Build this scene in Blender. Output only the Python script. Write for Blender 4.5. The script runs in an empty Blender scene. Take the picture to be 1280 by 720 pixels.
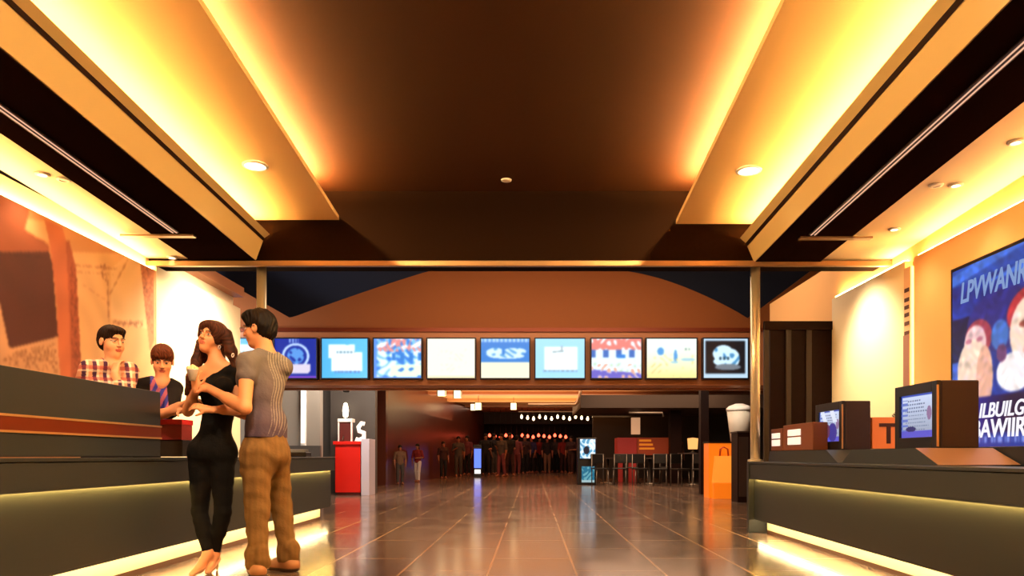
import bpy, bmesh, math, random
import numpy as np
from mathutils import Vector, Matrix
random.seed(4)
SC = bpy.context.scene
COL = SC.collection
F = 900.0; CX = 665.0; CY = 570.0; EYE = 0.8
def P(px, py, Z):
    return Vector(((px-CX)*Z/F, Z, EYE+(CY-py)*Z/F))
# ---------------------------------------------------------------- colour / materials
def s2l(c):
    return tuple(((v/255)/12.92 if v/255 <= .04045 else ((v/255+.055)/1.055)**2.4) for v in c)
def mat(name, rgb, rough=.6, metal=0, spec=.5, noise=None, bump=None, emit=None, estr=0, trans=0, coat=0):
    m = bpy.data.materials.new(name); m.use_nodes = True
    nt = m.node_tree; b = nt.nodes['Principled BSDF']
    c = s2l(rgb)
    b.inputs['Base Color'].default_value = (*c, 1)
    b.inputs['Roughness'].default_value = rough
    b.inputs['Metallic'].default_value = metal
    b.inputs['Specular IOR Level'].default_value = spec
    b.inputs['Coat Weight'].default_value = coat
    if trans: b.inputs['Transmission Weight'].default_value = trans
    if emit:
        b.inputs['Emission Color'].default_value = (*s2l(emit), 1)
        b.inputs['Emission Strength'].default_value = estr
    if noise or bump:
        tc = nt.nodes.new('ShaderNodeTexCoord'); no = nt.nodes.new('ShaderNodeTexNoise')
        nt.links.new(tc.outputs['Object'], no.inputs['Vector'])
        sc, amt = noise if noise else bump
        no.inputs['Scale'].default_value = sc; no.inputs['Detail'].default_value = 5
        if noise:
            r = nt.nodes.new('ShaderNodeMix'); r.data_type = 'RGBA'
            r.inputs[6].default_value = (*[v*(1-amt) for v in c], 1)
            r.inputs[7].default_value = (*[min(1, v*(1+amt)) for v in c], 1)
            nt.links.new(no.outputs['Fac'], r.inputs[0]); nt.links.new(r.outputs[2], b.inputs['Base Color'])
        if bump:
            bp = nt.nodes.new('ShaderNodeBump'); bp.inputs['Strength'].default_value = bump[1]
            bp.inputs['Distance'].default_value = .01
            no.inputs['Scale'].default_value = bump[0]
            nt.links.new(no.outputs['Fac'], bp.inputs['Height']); nt.links.new(bp.outputs[0], b.inputs['Normal'])
    return m
def emat(name, lin, strength):
    m = bpy.data.materials.new(name); m.use_nodes = True
    nt = m.node_tree; nt.nodes.clear()
    e = nt.nodes.new('ShaderNodeEmission'); o = nt.nodes.new('ShaderNodeOutputMaterial')
    e.inputs[0].default_value = (*lin, 1); e.inputs[1].default_value = strength
    nt.links.new(e.outputs[0], o.inputs[0]); return m
def vcmat(name, rough=.6, emit=0, spec=.4, metal=0, bump=None):
    m = bpy.data.materials.new(name); m.use_nodes = True
    nt = m.node_tree; b = nt.nodes['Principled BSDF']
    a = nt.nodes.new('ShaderNodeAttribute'); a.attribute_name = 'Col'
    b.inputs['Roughness'].default_value = rough; b.inputs['Specular IOR Level'].default_value = spec
    b.inputs['Metallic'].default_value = metal
    if emit:
        b.inputs['Base Color'].default_value = (.01, .01, .01, 1)
        nt.links.new(a.outputs['Color'], b.inputs['Emission Color']); b.inputs['Emission Strength'].default_value = emit
    else: nt.links.new(a.outputs['Color'], b.inputs['Base Color'])
    if bump:
        tc = nt.nodes.new('ShaderNodeTexCoord'); no = nt.nodes.new('ShaderNodeTexNoise')
        nt.links.new(tc.outputs['Object'], no.inputs['Vector']); no.inputs['Scale'].default_value = bump[0]
        bp = nt.nodes.new('ShaderNodeBump'); bp.inputs['Strength'].default_value = bump[1]; bp.inputs['Distance'].default_value = .01
        nt.links.new(no.outputs['Fac'], bp.inputs['Height']); nt.links.new(bp.outputs[0], b.inputs['Normal'])
    return m
# ---------------------------------------------------------------- mesh builder
class MB:
    def __init__(s): s.bm = bmesh.new()
    def poly(s, pts): s.bm.faces.new([s.bm.verts.new(p) for p in pts]); return s
    def box(s, x0, x1, y0, y1, z0, z1, bev=0):
        r = bmesh.ops.create_cube(s.bm, size=1)
        for v in r['verts']:
            v.co = Vector(((x0+x1)/2+v.co.x*(x1-x0), (y0+y1)/2+v.co.y*(y1-y0), (z0+z1)/2+v.co.z*(z1-z0)))
        if bev:
            es = list({e for v in r['verts'] for e in v.link_edges})
            bmesh.ops.bevel(s.bm, geom=es, offset=bev, segments=2, affect='EDGES', profile=.5)
        return s
    def hexa(s, pts):   # 8 points: bottom 4 then top 4
        v = [s.bm.verts.new(p) for p in pts]
        for f in ((3,2,1,0),(4,5,6,7),(0,1,5,4),(1,2,6,5),(2,3,7,6),(3,0,4,7)): s.bm.faces.new([v[i] for i in f])
        return s
    def prism(s, pts, off):
        off = Vector(off); pts = [Vector(p) for p in pts]; n = len(pts)
        a = [s.bm.verts.new(p) for p in pts]; b = [s.bm.verts.new(p+off) for p in pts]
        s.bm.faces.new(a); s.bm.faces.new(b[::-1])
        for i in range(n): s.bm.faces.new([a[i], b[i], b[(i+1)%n], a[(i+1)%n]])
        bmesh.ops.recalc_face_normals(s.bm, faces=s.bm.faces[:]); return s
    def tube(s, pts, r, seg=12, r1=None, cap=True):
        pts = [Vector(p) for p in pts]; n = len(pts); rings = []
        for i, p in enumerate(pts):
            d = (pts[min(i+1, n-1)]-pts[max(i-1, 0)]).normalized()
            a = d.orthogonal().normalized() if i == 0 else (rings_a - d*rings_a.dot(d)).normalized()
            rings_a = a; b = d.cross(a)
            rr = r if r1 is None else r+(r1-r)*i/(n-1)
            rings.append([s.bm.verts.new(p+rr*(math.cos(2*math.pi*k/seg)*a+math.sin(2*math.pi*k/seg)*b)) for k in range(seg)])
        for i in range(n-1):
            for k in range(seg):
                s.bm.faces.new([rings[i][k], rings[i][(k+1)%seg], rings[i+1][(k+1)%seg], rings[i+1][k]])
        if cap: s.bm.faces.new(rings[0][::-1]); s.bm.faces.new(rings[-1])
        return s
    def lathe(s, prof, c=(0,0,0), seg=24, cap=True):
        c = Vector(c); rings = []
        for r, z in prof:
            rings.append([s.bm.verts.new(c+Vector((r*math.cos(2*math.pi*k/seg), r*math.sin(2*math.pi*k/seg), z))) for k in range(seg)])
        for i in range(len(prof)-1):
            for k in range(seg):
                s.bm.faces.new([rings[i][k], rings[i][(k+1)%seg], rings[i+1][(k+1)%seg], rings[i+1][k]])
        if cap and prof[0][0] > .001: s.bm.faces.new(rings[0][::-1])
        if cap and prof[-1][0] > .001: s.bm.faces.new(rings[-1])
        return s
    def build(s, name, m, parent=None, smooth=False, recalc=False):
        if recalc: bmesh.ops.recalc_face_normals(s.bm, faces=s.bm.faces[:])
        me = bpy.data.meshes.new(name); s.bm.to_mesh(me); s.bm.free()
        me.materials.append(m)
        if smooth: me.polygons.foreach_set('use_smooth', [True]*len(me.polygons))
        o = bpy.data.objects.new(name, me); COL.objects.link(o)
        if parent is not None:
            o.parent = parent; o.matrix_parent_inverse = parent_world(parent).inverted()
        return o
def parent_world(o):
    M = o.matrix_basis.copy()
    return parent_world(o.parent) @ o.matrix_parent_inverse @ M if o.parent else M
def tag(o, label=None, cat=None, group=None, kind=None):
    if label: o['label'] = label
    if cat: o['category'] = cat
    if group: o['group'] = group
    if kind: o['kind'] = kind
    return o
def struct(o): o['kind'] = 'structure'; return o
def empty(name, loc, label, cat, group=None):
    o = bpy.data.objects.new(name, None); COL.objects.link(o); o.location = loc
    o.empty_display_size = .1
    return tag(o, label, cat, group)
def copy_tree(o, parent=None):
    c = o.copy(); COL.objects.link(c)
    if parent is not None:
        c.parent = parent; c.matrix_parent_inverse = o.matrix_parent_inverse.copy()
    for ch in list(o.children): copy_tree(ch, c)
    return c
def painted(name, o, U, V, nu, nv, func, m, parent=None, blur=0, pale=0):
    """flat sheet at o spanned by U,V; func(u,v) (0..1 arrays) gives sRGB 0-255 colours as real pigment/pixels"""
    o, U, V = Vector(o), Vector(U), Vector(V)
    u, v = np.meshgrid(np.linspace(0, 1, nu+1), np.linspace(0, 1, nv+1), indexing='ij')
    pts = np.array(o)[None, None]+u[..., None]*np.array(U)+v[..., None]*np.array(V)
    idx = np.arange((nu+1)*(nv+1)).reshape(nu+1, nv+1)
    faces = np.stack([idx[:-1, :-1], idx[1:, :-1], idx[1:, 1:], idx[:-1, 1:]], -1).reshape(-1, 4)
    col = np.clip(func(u.ravel(), v.ravel()), 0, 255)
    if blur:
        g = col.reshape(nu+1, nv+1, 3)
        for _ in range(blur):
            for ax in (0, 1):
                q = np.concatenate([g.take([0], ax), g, g.take([-1], ax)], ax); n = g.shape[ax]
                g = (q.take(range(n), ax)+2*q.take(range(1, n+1), ax)+q.take(range(2, n+2), ax))/4
        col = g.reshape(-1, 3)
    if pale: col = col*(1-pale)+np.array((236., 246, 250))*pale
    return npmesh(name, pts.reshape(-1, 3), faces, col, m, parent, smooth=False)
def npmesh(name, pts, faces, col, m, parent=None, smooth=True):
    me = bpy.data.meshes.new(name)
    nf = len(faces)
    me.vertices.add(len(pts)); me.vertices.foreach_set('co', np.ascontiguousarray(pts, dtype=np.float32).ravel())
    me.loops.add(nf*4); me.loops.foreach_set('vertex_index', np.ascontiguousarray(faces, dtype=np.int32).ravel())
    me.polygons.add(nf); me.polygons.foreach_set('loop_start', np.arange(0, nf*4, 4, dtype=np.int32))
    me.update(calc_edges=True)
    if smooth: me.polygons.foreach_set('use_smooth', [True]*nf)
    if col is not None:
        c = np.asarray(col, dtype=np.float64)/255
        c = np.clip(c, 0, 1); c = np.where(c <= .04045, c/12.92, ((c+.055)/1.055)**2.4)
        a = me.color_attributes.new('Col', 'FLOAT_COLOR', 'POINT')
        a.data.foreach_set('color', np.concatenate([c, np.ones((len(c), 1))], 1).astype(np.float32).ravel())
    me.materials.append(m)
    ob = bpy.data.objects.new(name, me); COL.objects.link(ob)
    if parent is not None:
        ob.parent = parent; ob.matrix_parent_inverse = parent_world(parent).inverted()
    return ob
def text(name, s, size, origin, xdir, ydir, m, parent, shear=0, ext=.002, squash=1.0):
    cu = bpy.data.curves.new(name, 'FONT'); cu.body = s; cu.size = size; cu.shear = shear
    cu.extrude = ext; cu.offset = size*.018
    o = bpy.data.objects.new(name+'_tmp', cu); COL.objects.link(o)
    bpy.context.view_layer.update()
    me = bpy.data.meshes.new_from_object(o.evaluated_get(bpy.context.evaluated_depsgraph_get()))
    bpy.data.objects.remove(o); me.materials.clear(); me.materials.append(m)
    x = Vector(xdir).normalized(); y = Vector(ydir).normalized(); z = x.cross(y)
    M = Matrix(((x.x*squash, y.x, z.x, origin[0]), (x.y*squash, y.y, z.y, origin[1]), (x.z*squash, y.z, z.z, origin[2]), (0, 0, 0, 1)))
    me.transform(M)
    ob = bpy.data.objects.new(name, me); COL.objects.link(ob)
    if parent is not None: ob.parent = parent; ob.matrix_parent_inverse = parent_world(parent).inverted()
    return ob
# ---------------------------------------------------------------- materials
WARM = (1.0, .53, .16)
WARM2 = (1.0, .60, .20)
M_led_main = emat('led_warm_strip', WARM, 165)
M_led_mid = emat('led_warm_inner_strip', (1, .60, .22), 780)
M_led_wall = emat('led_wall_strip', WARM2, 55)
M_led_ctr = emat('led_counter_strip', (1, .60, .13), 95)
M_led_kick = emat('led_kick_strip', (1, .72, .34), 44)
M_slot = emat('linear_light', (1, .55, .35), .9)
M_plaster = mat('cream_plaster', (222, 205, 180), .75, noise=(3, .04))
M_panel = mat('ceiling_panel_paint', (236, 198, 140), .7)
M_cdark = mat('dark_brown_ceiling_paint', (56, 31, 15), .8, spec=.1)
M_beam = mat('black_brown_laminate', (22, 11, 10), .9, spec=.0)
M_header = mat('dark_header_paint', (24, 13, 7), .9, spec=.02)
M_ledge = mat('ledge_paint', (200, 176, 126), .6)
M_rail = mat('brushed_bronze_rail', (150, 120, 90), .35, metal=.6)
M_navy = mat('navy_ceiling_paint', (22, 32, 62), .8)
M_orange = mat('terracotta_plaster', (138, 76, 30), .75)
M_fascia = mat('copper_paint_fascia', (172, 112, 76), .5)
M_wallL = mat('left_wall_plaster', (240, 222, 190), .75)
M_wallR = mat('right_wall_plaster', (238, 185, 125), .7)
M_counter = mat('charcoal_laminate', (44, 48, 52), .42, spec=.3)
M_countert = mat('charcoal_top', (38, 44, 48), .35)
M_kick = mat('kick_board_cream', (225, 205, 165), .5)
M_toe = mat('brown_toe_board', (70, 42, 24), .5)
M_copper = mat('copper_inlay', (120, 48, 22), .35, metal=.4)
M_brass = mat('pale_brass_edge', (205, 160, 110), .35, metal=.6)
M_pole = mat('polished_steel_pole', (222, 210, 190), .28, metal=.6)
M_grey = mat('grey_wall_paint', (128, 122, 114), .6)
M_greyd = mat('dark_grey_wall_paint', (62, 56, 52), .6)
M_brownw = mat('glossy_brown_wall', (88, 44, 30), .28, noise=(1.5, .2))
M_dark = mat('dark_hall_surface', (50, 36, 28), .6)
M_wood = mat('dark_wood_partition', (30, 13, 9), .55, spec=.1, noise=(6, .25))
M_black = mat('black_plastic', (18, 16, 16), .35)
M_crtbr = mat('dark_brown_casing', (48, 30, 26), .5)
M_box = mat('brown_box_board', (104, 54, 28), .6)
M_label = mat('white_label', (235, 235, 235), .5, emit=(235, 235, 240), estr=.6)  # emission added to brighten the labels, which are no light source
M_hallc = mat('hall_ceiling_paint', (215, 160, 105), .7)
M_red = mat('red_gloss_laminate', (200, 26, 14), .35)
M_white = mat('white_enamel', (228, 224, 220), .4)
M_redlamp = emat('red_lamp_glow', (1, .09, .04), 5)
M_cube = emat('pendant_cube_glow', (1, .72, .35), 5)
M_bulb = emat('bulb_glow', (1, .72, .38), 7)
M_metal = mat('grey_metal', (120, 112, 104), .35, metal=.8)
M_down = emat('downlight_lens', (1, .75, .4), 9)
M_screen = vcmat('backlit_screen', .3, emit=1.25)
M_poster = vcmat('backlit_poster', .3, emit=1.05)
M_paint = vcmat('painted_mural', .65)
M_slab = mat('screen_bezel', (26, 30, 52), .35)
M_bezel2 = mat('silver_bezel', (70, 66, 70), .35, metal=.3)
# floor tiles
def floor_mat():
    m = bpy.data.materials.new('glossy_stone_tiles'); m.use_nodes = True; nt = m.node_tree; b = nt.nodes['Principled BSDF']
    tc = nt.nodes.new('ShaderNodeTexCoord'); mp = nt.nodes.new('ShaderNodeMapping')
    mp.inputs['Location'].default_value = (.22, .3, 0); mp.inputs['Rotation'].default_value = (0, 0, math.pi/2)
    br = nt.nodes.new('ShaderNodeTexBrick'); br.offset = .5; br.inputs['Scale'].default_value = 1
    br.inputs['Brick Width'].default_value = 1.2; br.inputs['Row Height'].default_value = .6; br.inputs['Mortar Size'].default_value = .008
    br.inputs['Mortar Smooth'].default_value = .1
    br.inputs['Color1'].default_value = (*s2l((112, 94, 84)), 1); br.inputs['Color2'].default_value = (*s2l((102, 85, 76)), 1)
    br.inputs['Mortar'].default_value = (*s2l((212, 172, 132)), 1)
    nt.links.new(tc.outputs['Object'], mp.inputs['Vector']); nt.links.new(mp.outputs[0], br.inputs['Vector'])
    no = nt.nodes.new('ShaderNodeTexNoise'); no.inputs['Scale'].default_value = 2.2; no.inputs['Detail'].default_value = 6
    nt.links.new(tc.outputs['Object'], no.inputs['Vector'])
    mx = nt.nodes.new('ShaderNodeMix'); mx.data_type = 'RGBA'; mx.blend_type = 'MULTIPLY'; mx.inputs[0].default_value = .5
    cr = nt.nodes.new('ShaderNodeValToRGB'); cr.color_ramp.elements[0].color = (.55, .55, .55, 1); cr.color_ramp.elements[1].color = (1.2, 1.15, 1.1, 1)
    nt.links.new(no.outputs['Fac'], cr.inputs[0]); nt.links.new(br.outputs['Color'], mx.inputs[6]); nt.links.new(cr.outputs[0], mx.inputs[7])
    nt.links.new(mx.outputs[2], b.inputs['Base Color'])
    mr = nt.nodes.new('ShaderNodeMapRange'); mr.inputs[3].default_value = .10; mr.inputs[4].default_value = .22
    nt.links.new(no.outputs['Fac'], mr.inputs[0]); nt.links.new(mr.outputs[0], b.inputs['Roughness'])
    b.inputs['Specular IOR Level'].default_value = .7
    return m
M_floor = floor_mat()
# ================================================================ SETTING
Y0 = -2.0           # surfaces run on a little behind the camera
struct(MB().poly([(-9, Y0, 0), (9, Y0, 0), (9, 42, 0), (-9, 42, 0)]).build('floor', M_floor))
def slope(h, s, Z, Z0=7.2): return h+s*(Z0-Z)
def long_prism(prof_far, s, name, m, ya=Y0, yb=7.2, parent=None):
    """prof: list of (x,h) at depth 7.2; every h rises by s per metre toward the camera"""
    bm = MB(); a = [bm.bm.verts.new((x, ya, slope(h, s, ya))) for x, h in prof_far]
    b = [bm.bm.verts.new((x, yb, slope(h, s, yb))) for x, h in prof_far]
    n = len(a)
    bm.bm.faces.new(a); bm.bm.faces.new(b[::-1])
    for i in range(n): bm.bm.faces.new([a[i], b[i], b[(i+1) % n], a[(i+1) % n]])
    return bm.build(name, m, parent, recalc=True)
# centre ceiling
struct(long_prism([(-2.6, 3.47), (2.2, 3.47), (2.2, 3.55), (-2.6, 3.55)], .09, 'ceiling', M_cdark, yb=7.25))
# suspended orange-lit panels (inner edge, outer edge), twisting gently towards the camera
def panel(name, xi, xo, hi, ho, label):
    bm = MB(); ya, yb = Y0, 7.2; t = .045
    def q(x, h, s, y): return (x, y, slope(h, s, y))
    lo = [q(xi, hi, .09, ya), q(xo, ho, .045, ya), q(xo, ho, .045, yb), q(xi, hi, .09, yb)]
    hi_ = [(a, b, c+t) for a, b, c in lo]
    for i in range(16):
        f0, f1 = i/16, (i+1)/16
        L_ = lambda P0, P1, f: tuple(P0[k]+(P1[k]-P0[k])*f for k in range(3))
        for j in range(4):
            def at(q, u_, v_): return L_(L_(q[0], q[3], v_), L_(q[1], q[2], v_), u_)
            u0, u1 = j/4, (j+1)/4
            for q in (lo, hi_): bm.poly([at(q, u0, f0), at(q, u1, f0), at(q, u1, f1), at(q, u0, f1)])
        for a, b in ((0, 3), (1, 2)): bm.poly([L_(lo[a], lo[b], f0), L_(lo[a], lo[b], f1), L_(hi_[a], hi_[b], f1), L_(hi_[a], hi_[b], f0)])
    for a, b in ((0, 1), (3, 2)): bm.poly([lo[a], lo[b], hi_[b], hi_[a]])
    bmesh.ops.remove_doubles(bm.bm, verts=bm.bm.verts[:], dist=.0005)
    o = bm.build(name, M_panel, recalc=True); return struct(o)
panel('ceiling_panel', -1.93, -2.98, 3.16, 3.16, 'l')
panel('ceiling_panel', 1.44, 2.42, 3.12, 3.12, 'r')
# LED strips on the panels' inner edge, washing the centre ceiling
def strip(name, x0, x1, h, s, m, ya=Y0, yb=7.15, label='', t=.012, grp='hidden ceiling cove light strips'):
    o = long_prism([(x0, h), (x1, h), (x1, h+t), (x0, h+t)], s, name, m, ya, yb)
    return tag(o, label, 'light strip', grp)
strip('led_strip', -2.13, -2.10, 3.345, .09, M_led_mid, yb=6.95, label='warm cove light strip glowing above inner edge of left ceiling panel')
strip('led_strip', 1.57, 1.60, 3.33, .09, M_led_mid, yb=6.95, label='warm cove light strip glowing above inner edge of right ceiling panel')
# lit ledges: faces A-B-C and the trough behind the lip
long_prism([(-2.76, 2.76), (-2.68, 2.976), (-2.62, 3.017), (-2.64, 3.03), (-2.70, 2.98), (-2.86, 2.98), (-2.86, 3.20), (-2.99, 3.20), (-2.99, 2.76)], .048, 'ceiling_ledge', M_ledge)['kind'] = 'structure'
long_prism([(2.22, 2.74), (2.14, 2.925), (2.08, 2.98), (2.10, 2.99), (2.16, 2.94), (2.32, 2.94), (2.32, 3.17), (2.44, 3.17), (2.44, 2.74)], .046, 'ceiling_ledge', M_ledge)['kind'] = 'structure'
strip('led_strip', -2.76, -2.73, 2.988, .048, M_led_main, label='warm cove light strip behind the left ceiling ledge')
strip('led_strip', 2.19, 2.22, 2.948, .046, M_led_main, label='warm cove light strip behind the right ceiling ledge')
# side ceilings, dark beams
for pts in ([(-2.692, 2.955), (-2.680, 2.985), (-2.674, 2.980), (-2.686, 2.950)], [(2.155, 2.900), (2.142, 2.932), (2.134, 2.927), (2.147, 2.895)]):
    struct(long_prism(pts, .047, 'ceiling_groove', M_wood))
for sgn, xin, xout, xw in ((-1, -2.77, -3.42, -3.86), (1, 2.23, 2.88, 3.60)):
    h0 = 2.76 if sgn < 0 else 2.74
    struct(long_prism([(xin, h0+.03), (xw, h0+.03), (xw, h0+.09), (xin, h0+.09)], .045, 'ceiling_side', M_plaster, yb=7.25))
    o = long_prism([(xin, h0), (xout, h0), (xout, h0+.028), (xin, h0+.028)], .045, 'ceiling_beam', M_beam, yb=7.24); struct(o)
    # double linear light track
    xs = (xin+xout)/2+(-.08 if sgn < 0 else -.06)
    tr = long_prism([(xs-.035, h0-.012), (xs+.035, h0-.012), (xs+.035, h0-.001), (xs-.035, h0-.001)], .045, 'light_track', M_crtbr, yb=6.4)
    tag(tr, 'thin double-line light track in the dark beam on the %s side' % ('left' if sgn < 0 else 'right'), 'ceiling track')
    for d in (-.02, .012):
        long_prism([(xs+d, h0-.016), (xs+d+.010, h0-.016), (xs+d+.010, h0-.0125), (xs+d, h0-.0125)], .045, 'light_line', M_slot, yb=6.4, parent=tr)
    # cross bar vent at the beam's far end
    ex = (xout-(.28 if sgn < 0 else -.05), xin-.27) if sgn < 0 else (xin+.18, xout+.18)
    v = MB().box(min(ex), max(ex), 6.46, 6.53, h0-.02+.035, h0+.033, .003).build('air_vent', M_rail)
    tag(v, 'slim bar vent across the far end of the dark beam on the %s' % ('left' if sgn < 0 else 'right'), 'vent')
# header over the lobby opening
struct(MB().box(-4.0, 3.75, 7.25, 7.6, 2.75, 3.75).build('header_wall', M_header))
struct(MB().box(-3.86, 3.6, 7.19, 7.245, 2.70, 2.752, .004).build('trim_1', M_rail))
# side walls: a real wall with a panel in front, the light strip hidden in the slot above the panel
def mural(u, v):
    Z = 2.2+u*(7.2-2.2); h = .2+v*(2.66-.2)
    px = CX-3.76*F/Z; py = CY-(h-EYE)*F/Z
    X = px*2.879; Y = (py-230)*2.879
    c = np.tile(np.array([214., 140, 84]), (len(u), 1))
    rs = np.random.RandomState(3)
    def inside(poly):
        r = np.zeros(len(X), bool); n = len(poly)
        for i in range(n):
            x1, y1 = poly[i]; x2, y2 = poly[(i+1) % n]
            if y1 == y2: continue
            cond = ((Y >= min(y1, y2)) & (Y < max(y1, y2)))
            r ^= cond & (X < (x2-x1)*(Y-y1)/(y2-y1)+x1)
        return r
    def put(poly, col, a=1.): m = inside(poly); c[m] = c[m]*(1-a)+np.array(col)*a
    blot = .5+.5*np.sin(h*9+3*np.sin(Z*5))*np.sin(Z*7+2*np.sin(h*6))
    put([(250, 240), (560, 250), (560, 720), (250, 720)], (232, 172, 112))
    put([(400, 300), (460, 250), (510, 290), (530, 520), (400, 480)], (240, 188, 130))
    put([(-900, -400), (110, 60), (95, 165), (175, 212), (180, 242), (-900, 250)], (165, 78, 45))
    put([(-900, 245), (178, 240), (190, 290), (210, 545), (50, 592), (30, 580), (0, 420), (-900, 300)], (82, 34, 28))
    put([(100, 120), (165, 130), (178, 205), (90, 160)], (226, 168, 110))
    put([(160, 120), (225, 150), (262, 280), (292, 720), (215, 720), (205, 420), (178, 200)], (206, 100, 58))
    put([(238, 200), (250, 200), (275, 300), (296, 720), (258, 720), (250, 440)], (176, 78, 46))
    put([(505, 270), (556, 285), (556, 560), (540, 600), (520, 420)], (210, 118, 66))
    put([(-900, 300), (0, 420), (35, 590), (205, 548), (222, 720), (-900, 720)], (210, 148, 104))
    sp = np.sin(X*.61+3*np.sin(Y*.23))*np.sin(Y*.53+2*np.sin(X*.31))
    for poly, col in (([(250, 280), (275, 290), (296, 700), (265, 700)], (120, 50, 30)), ([(505, 285), (550, 300), (552, 540), (530, 500)], (130, 60, 32)),
                      ([(405, 488), (515, 488), (515, 515), (405, 505)], (140, 74, 38)), ([(50, 600), (200, 570), (210, 680), (0, 640)], (150, 92, 60)),
                      ([(362, 285), (382, 285), (386, 350), (370, 340)], (130, 62, 36))):
        m = inside(poly) & (sp > .25); c[m] = col
    def line(x1, y1, x2, y2, col, w=2.2):
        L = math.hypot(x2-x1, y2-y1); t = np.clip(((X-x1)*(x2-x1)+(Y-y1)*(y2-y1))/L**2, 0, 1)
        d = np.hypot(X-x1-t*(x2-x1), Y-y1-t*(y2-y1)); m = d < w+1.2*np.sin(t*25); c[m] = c[m]*.4+np.array(col)*.6
    line(0, 245, 178, 262, (60, 30, 26), 2.5); line(388, 340, 392, 492, (150, 80, 45)); line(270, 288, 420, 302, (165, 90, 50)); line(280, 312, 410, 322, (180, 110, 64), 1.5)
    line(395, 395, 460, 270, (165, 90, 50)); line(60, 610, 205, 640, (150, 90, 60)); line(300, 360, 390, 420, (200, 130, 80), 1.5); line(420, 500, 510, 498, (150, 80, 45), 3)
    g_ = c.mean(1, keepdims=True); c = c*.80+(g_*.9+14)*.20
    return c*(0.90+.10*blot[:, None])
wl = MB().box(-4.0, -3.86, Y0, 9.3, 0, 2.85).build('wall_left', M_wallL); struct(wl)
wp = MB().box(-3.855, -3.765, Y0, 7.2, 0, 2.655).build('wall_left_panel', M_wallL); struct(wp)
wq = MB().box(-3.855, -3.76, 7.205, 9.28, 0, 2.70).build('wall_left_panel', M_wallL); struct(wq)
mu = painted('wall_mural', (-3.762, 2.2, .2), (0, 5.0, 0), (0, 0, 2.45), 420, 210, mural, M_paint, blur=1)
tag(mu, 'abstract orange and maroon mural covering the wall behind the left counter', 'mural')
strip('led_strip', -3.845, -3.80, 2.665, 0.0, M_led_wall, yb=9.25, label='warm light strip along the top of the left mural wall', t=.01)
struct(MB().box(-3.86, -3.72, 7.6, 9.3, 2.85, 2.97).build('trim_2', M_fascia))
wr = MB().box(3.60, 3.75, Y0, 10.9, 0, 3.1).build('wall_right', M_wallR); struct(wr)
struct(MB().box(3.50, 3.595, Y0, 6.60, 0, 2.62).build('wall_right_panel', M_wallR))
struct(MB().box(3.52, 3.595, 6.80, 8.45, 0, 2.64).build('wall_right_panel', M_wallL))
strip('led_strip', 3.54, 3.585, 2.635, 0.0, M_led_wall, yb=6.6, label='warm light strip along the top of the right poster wall', t=.01)
strip('led_strip', 3.54, 3.585, 2.65, 0.0, M_led_wall, ya=6.85, yb=8.4, label='warm light strip above the pale wall past the narrow vertical sign', t=.01)
v = MB().box(3.56, 3.59, 6.612, 6.63, .75, 2.6).build('led_strip', M_led_ctr)
tag(v, 'vertical light strip glowing beside the narrow sign on right wall', 'light strip')
# narrow vertical sign
M_sign = mat('sign_tan', (225, 180, 145), .5); M_mauve = mat('sign_mauve', (150, 110, 100), .5); M_ink = mat('sign_ink', (70, 36, 30), .6)
sg = MB().box(3.50, 3.59, 6.66, 6.78, .75, 2.56, .003).build('vertical_sign', M_sign)
tag(sg, 'narrow vertical sign post with dark marks on the right wall', 'sign')
MB().box(3.494, 3.5, 6.662, 6.778, .75, 1.93).build('lower_panel', M_mauve, sg)
for yy in (1.93, 2.02, 2.10, 2.17, 2.24, 2.33):
    MB().box(3.495, 3.5, 6.68, 6.76, yy, yy+.035).build('sign_mark', M_ink, sg)
# dark wood partition at the far end of the right wall
pt = MB().box(2.80, 3.55, 8.47, 8.68, 0, 2.36).build('partition', M_wood); struct(pt)
for x in (2.72, 2.98, 3.22): MB().box(x, x+.06, 8.44, 8.47, 0, 2.36).build('mullion', M_dark, pt)
MB().box(2.72, 3.55, 8.43, 8.47, 2.28, 2.38).build('cornice', M_wood, pt)
# lobby beyond the header: navy ceiling, arched bulkhead, screens fascia
struct(MB().box(-7, 6.5, 7.6, 12.7, 4.3, 4.4).build('ceiling', M_navy))
struct(MB().box(-7, 6.5, 12.62, 12.7, 2.4, 4.3).build('wall_back', M_navy))
Zb = 12.0
arch = [P(245, 412, Zb), P(1075, 412, Zb), P(1075, 330, Zb), P(1026, 330, Zb), P(1015, 338, Zb), P(935, 398, Zb)]
for t in np.linspace(0, 1, 15)[1:]:   # right rise to the crown, then down the left
    px = 935-t*(935-745); py = 398-62*(math.sin(t*math.pi/2)**.92); arch.append(P(px, py, Zb))
arch += [P(700, 326, Zb), P(600, 326, Zb)]
for t in np.linspace(0, 1, 15):
    px = 548-t*(548-370); py = 336+59*(1-math.cos(t*math.pi/2)); py = 336+59*t**1.1; arch.append(P(px, py, Zb))
arch += [P(362, 397, Zb), P(270, 345, Zb), P(245, 330, Zb)]
struct(MB().prism(arch, (0, .35, 0)).build('bulkhead_wall', M_orange))
struct(MB().box(P(245, 0, Zb).x, P(1075, 0, Zb).x, 11.93, 12.5, P(0, 482, Zb).z, P(0, 411, Zb).z).build('fascia_beam', M_fascia))
struct(MB().box(P(245, 0, Zb).x, P(1075, 0, Zb).x, 11.90, 11.935, P(0, 416, Zb).z, P(0, 411, Zb).z).build('trim_3', M_copper))
struct(MB().box(P(245, 0, Zb).x, P(1075, 0, Zb).x, 12.5, 12.62, P(0, 484, Zb).z, 3.0).build('fascia_back', M_fascia))
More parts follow.
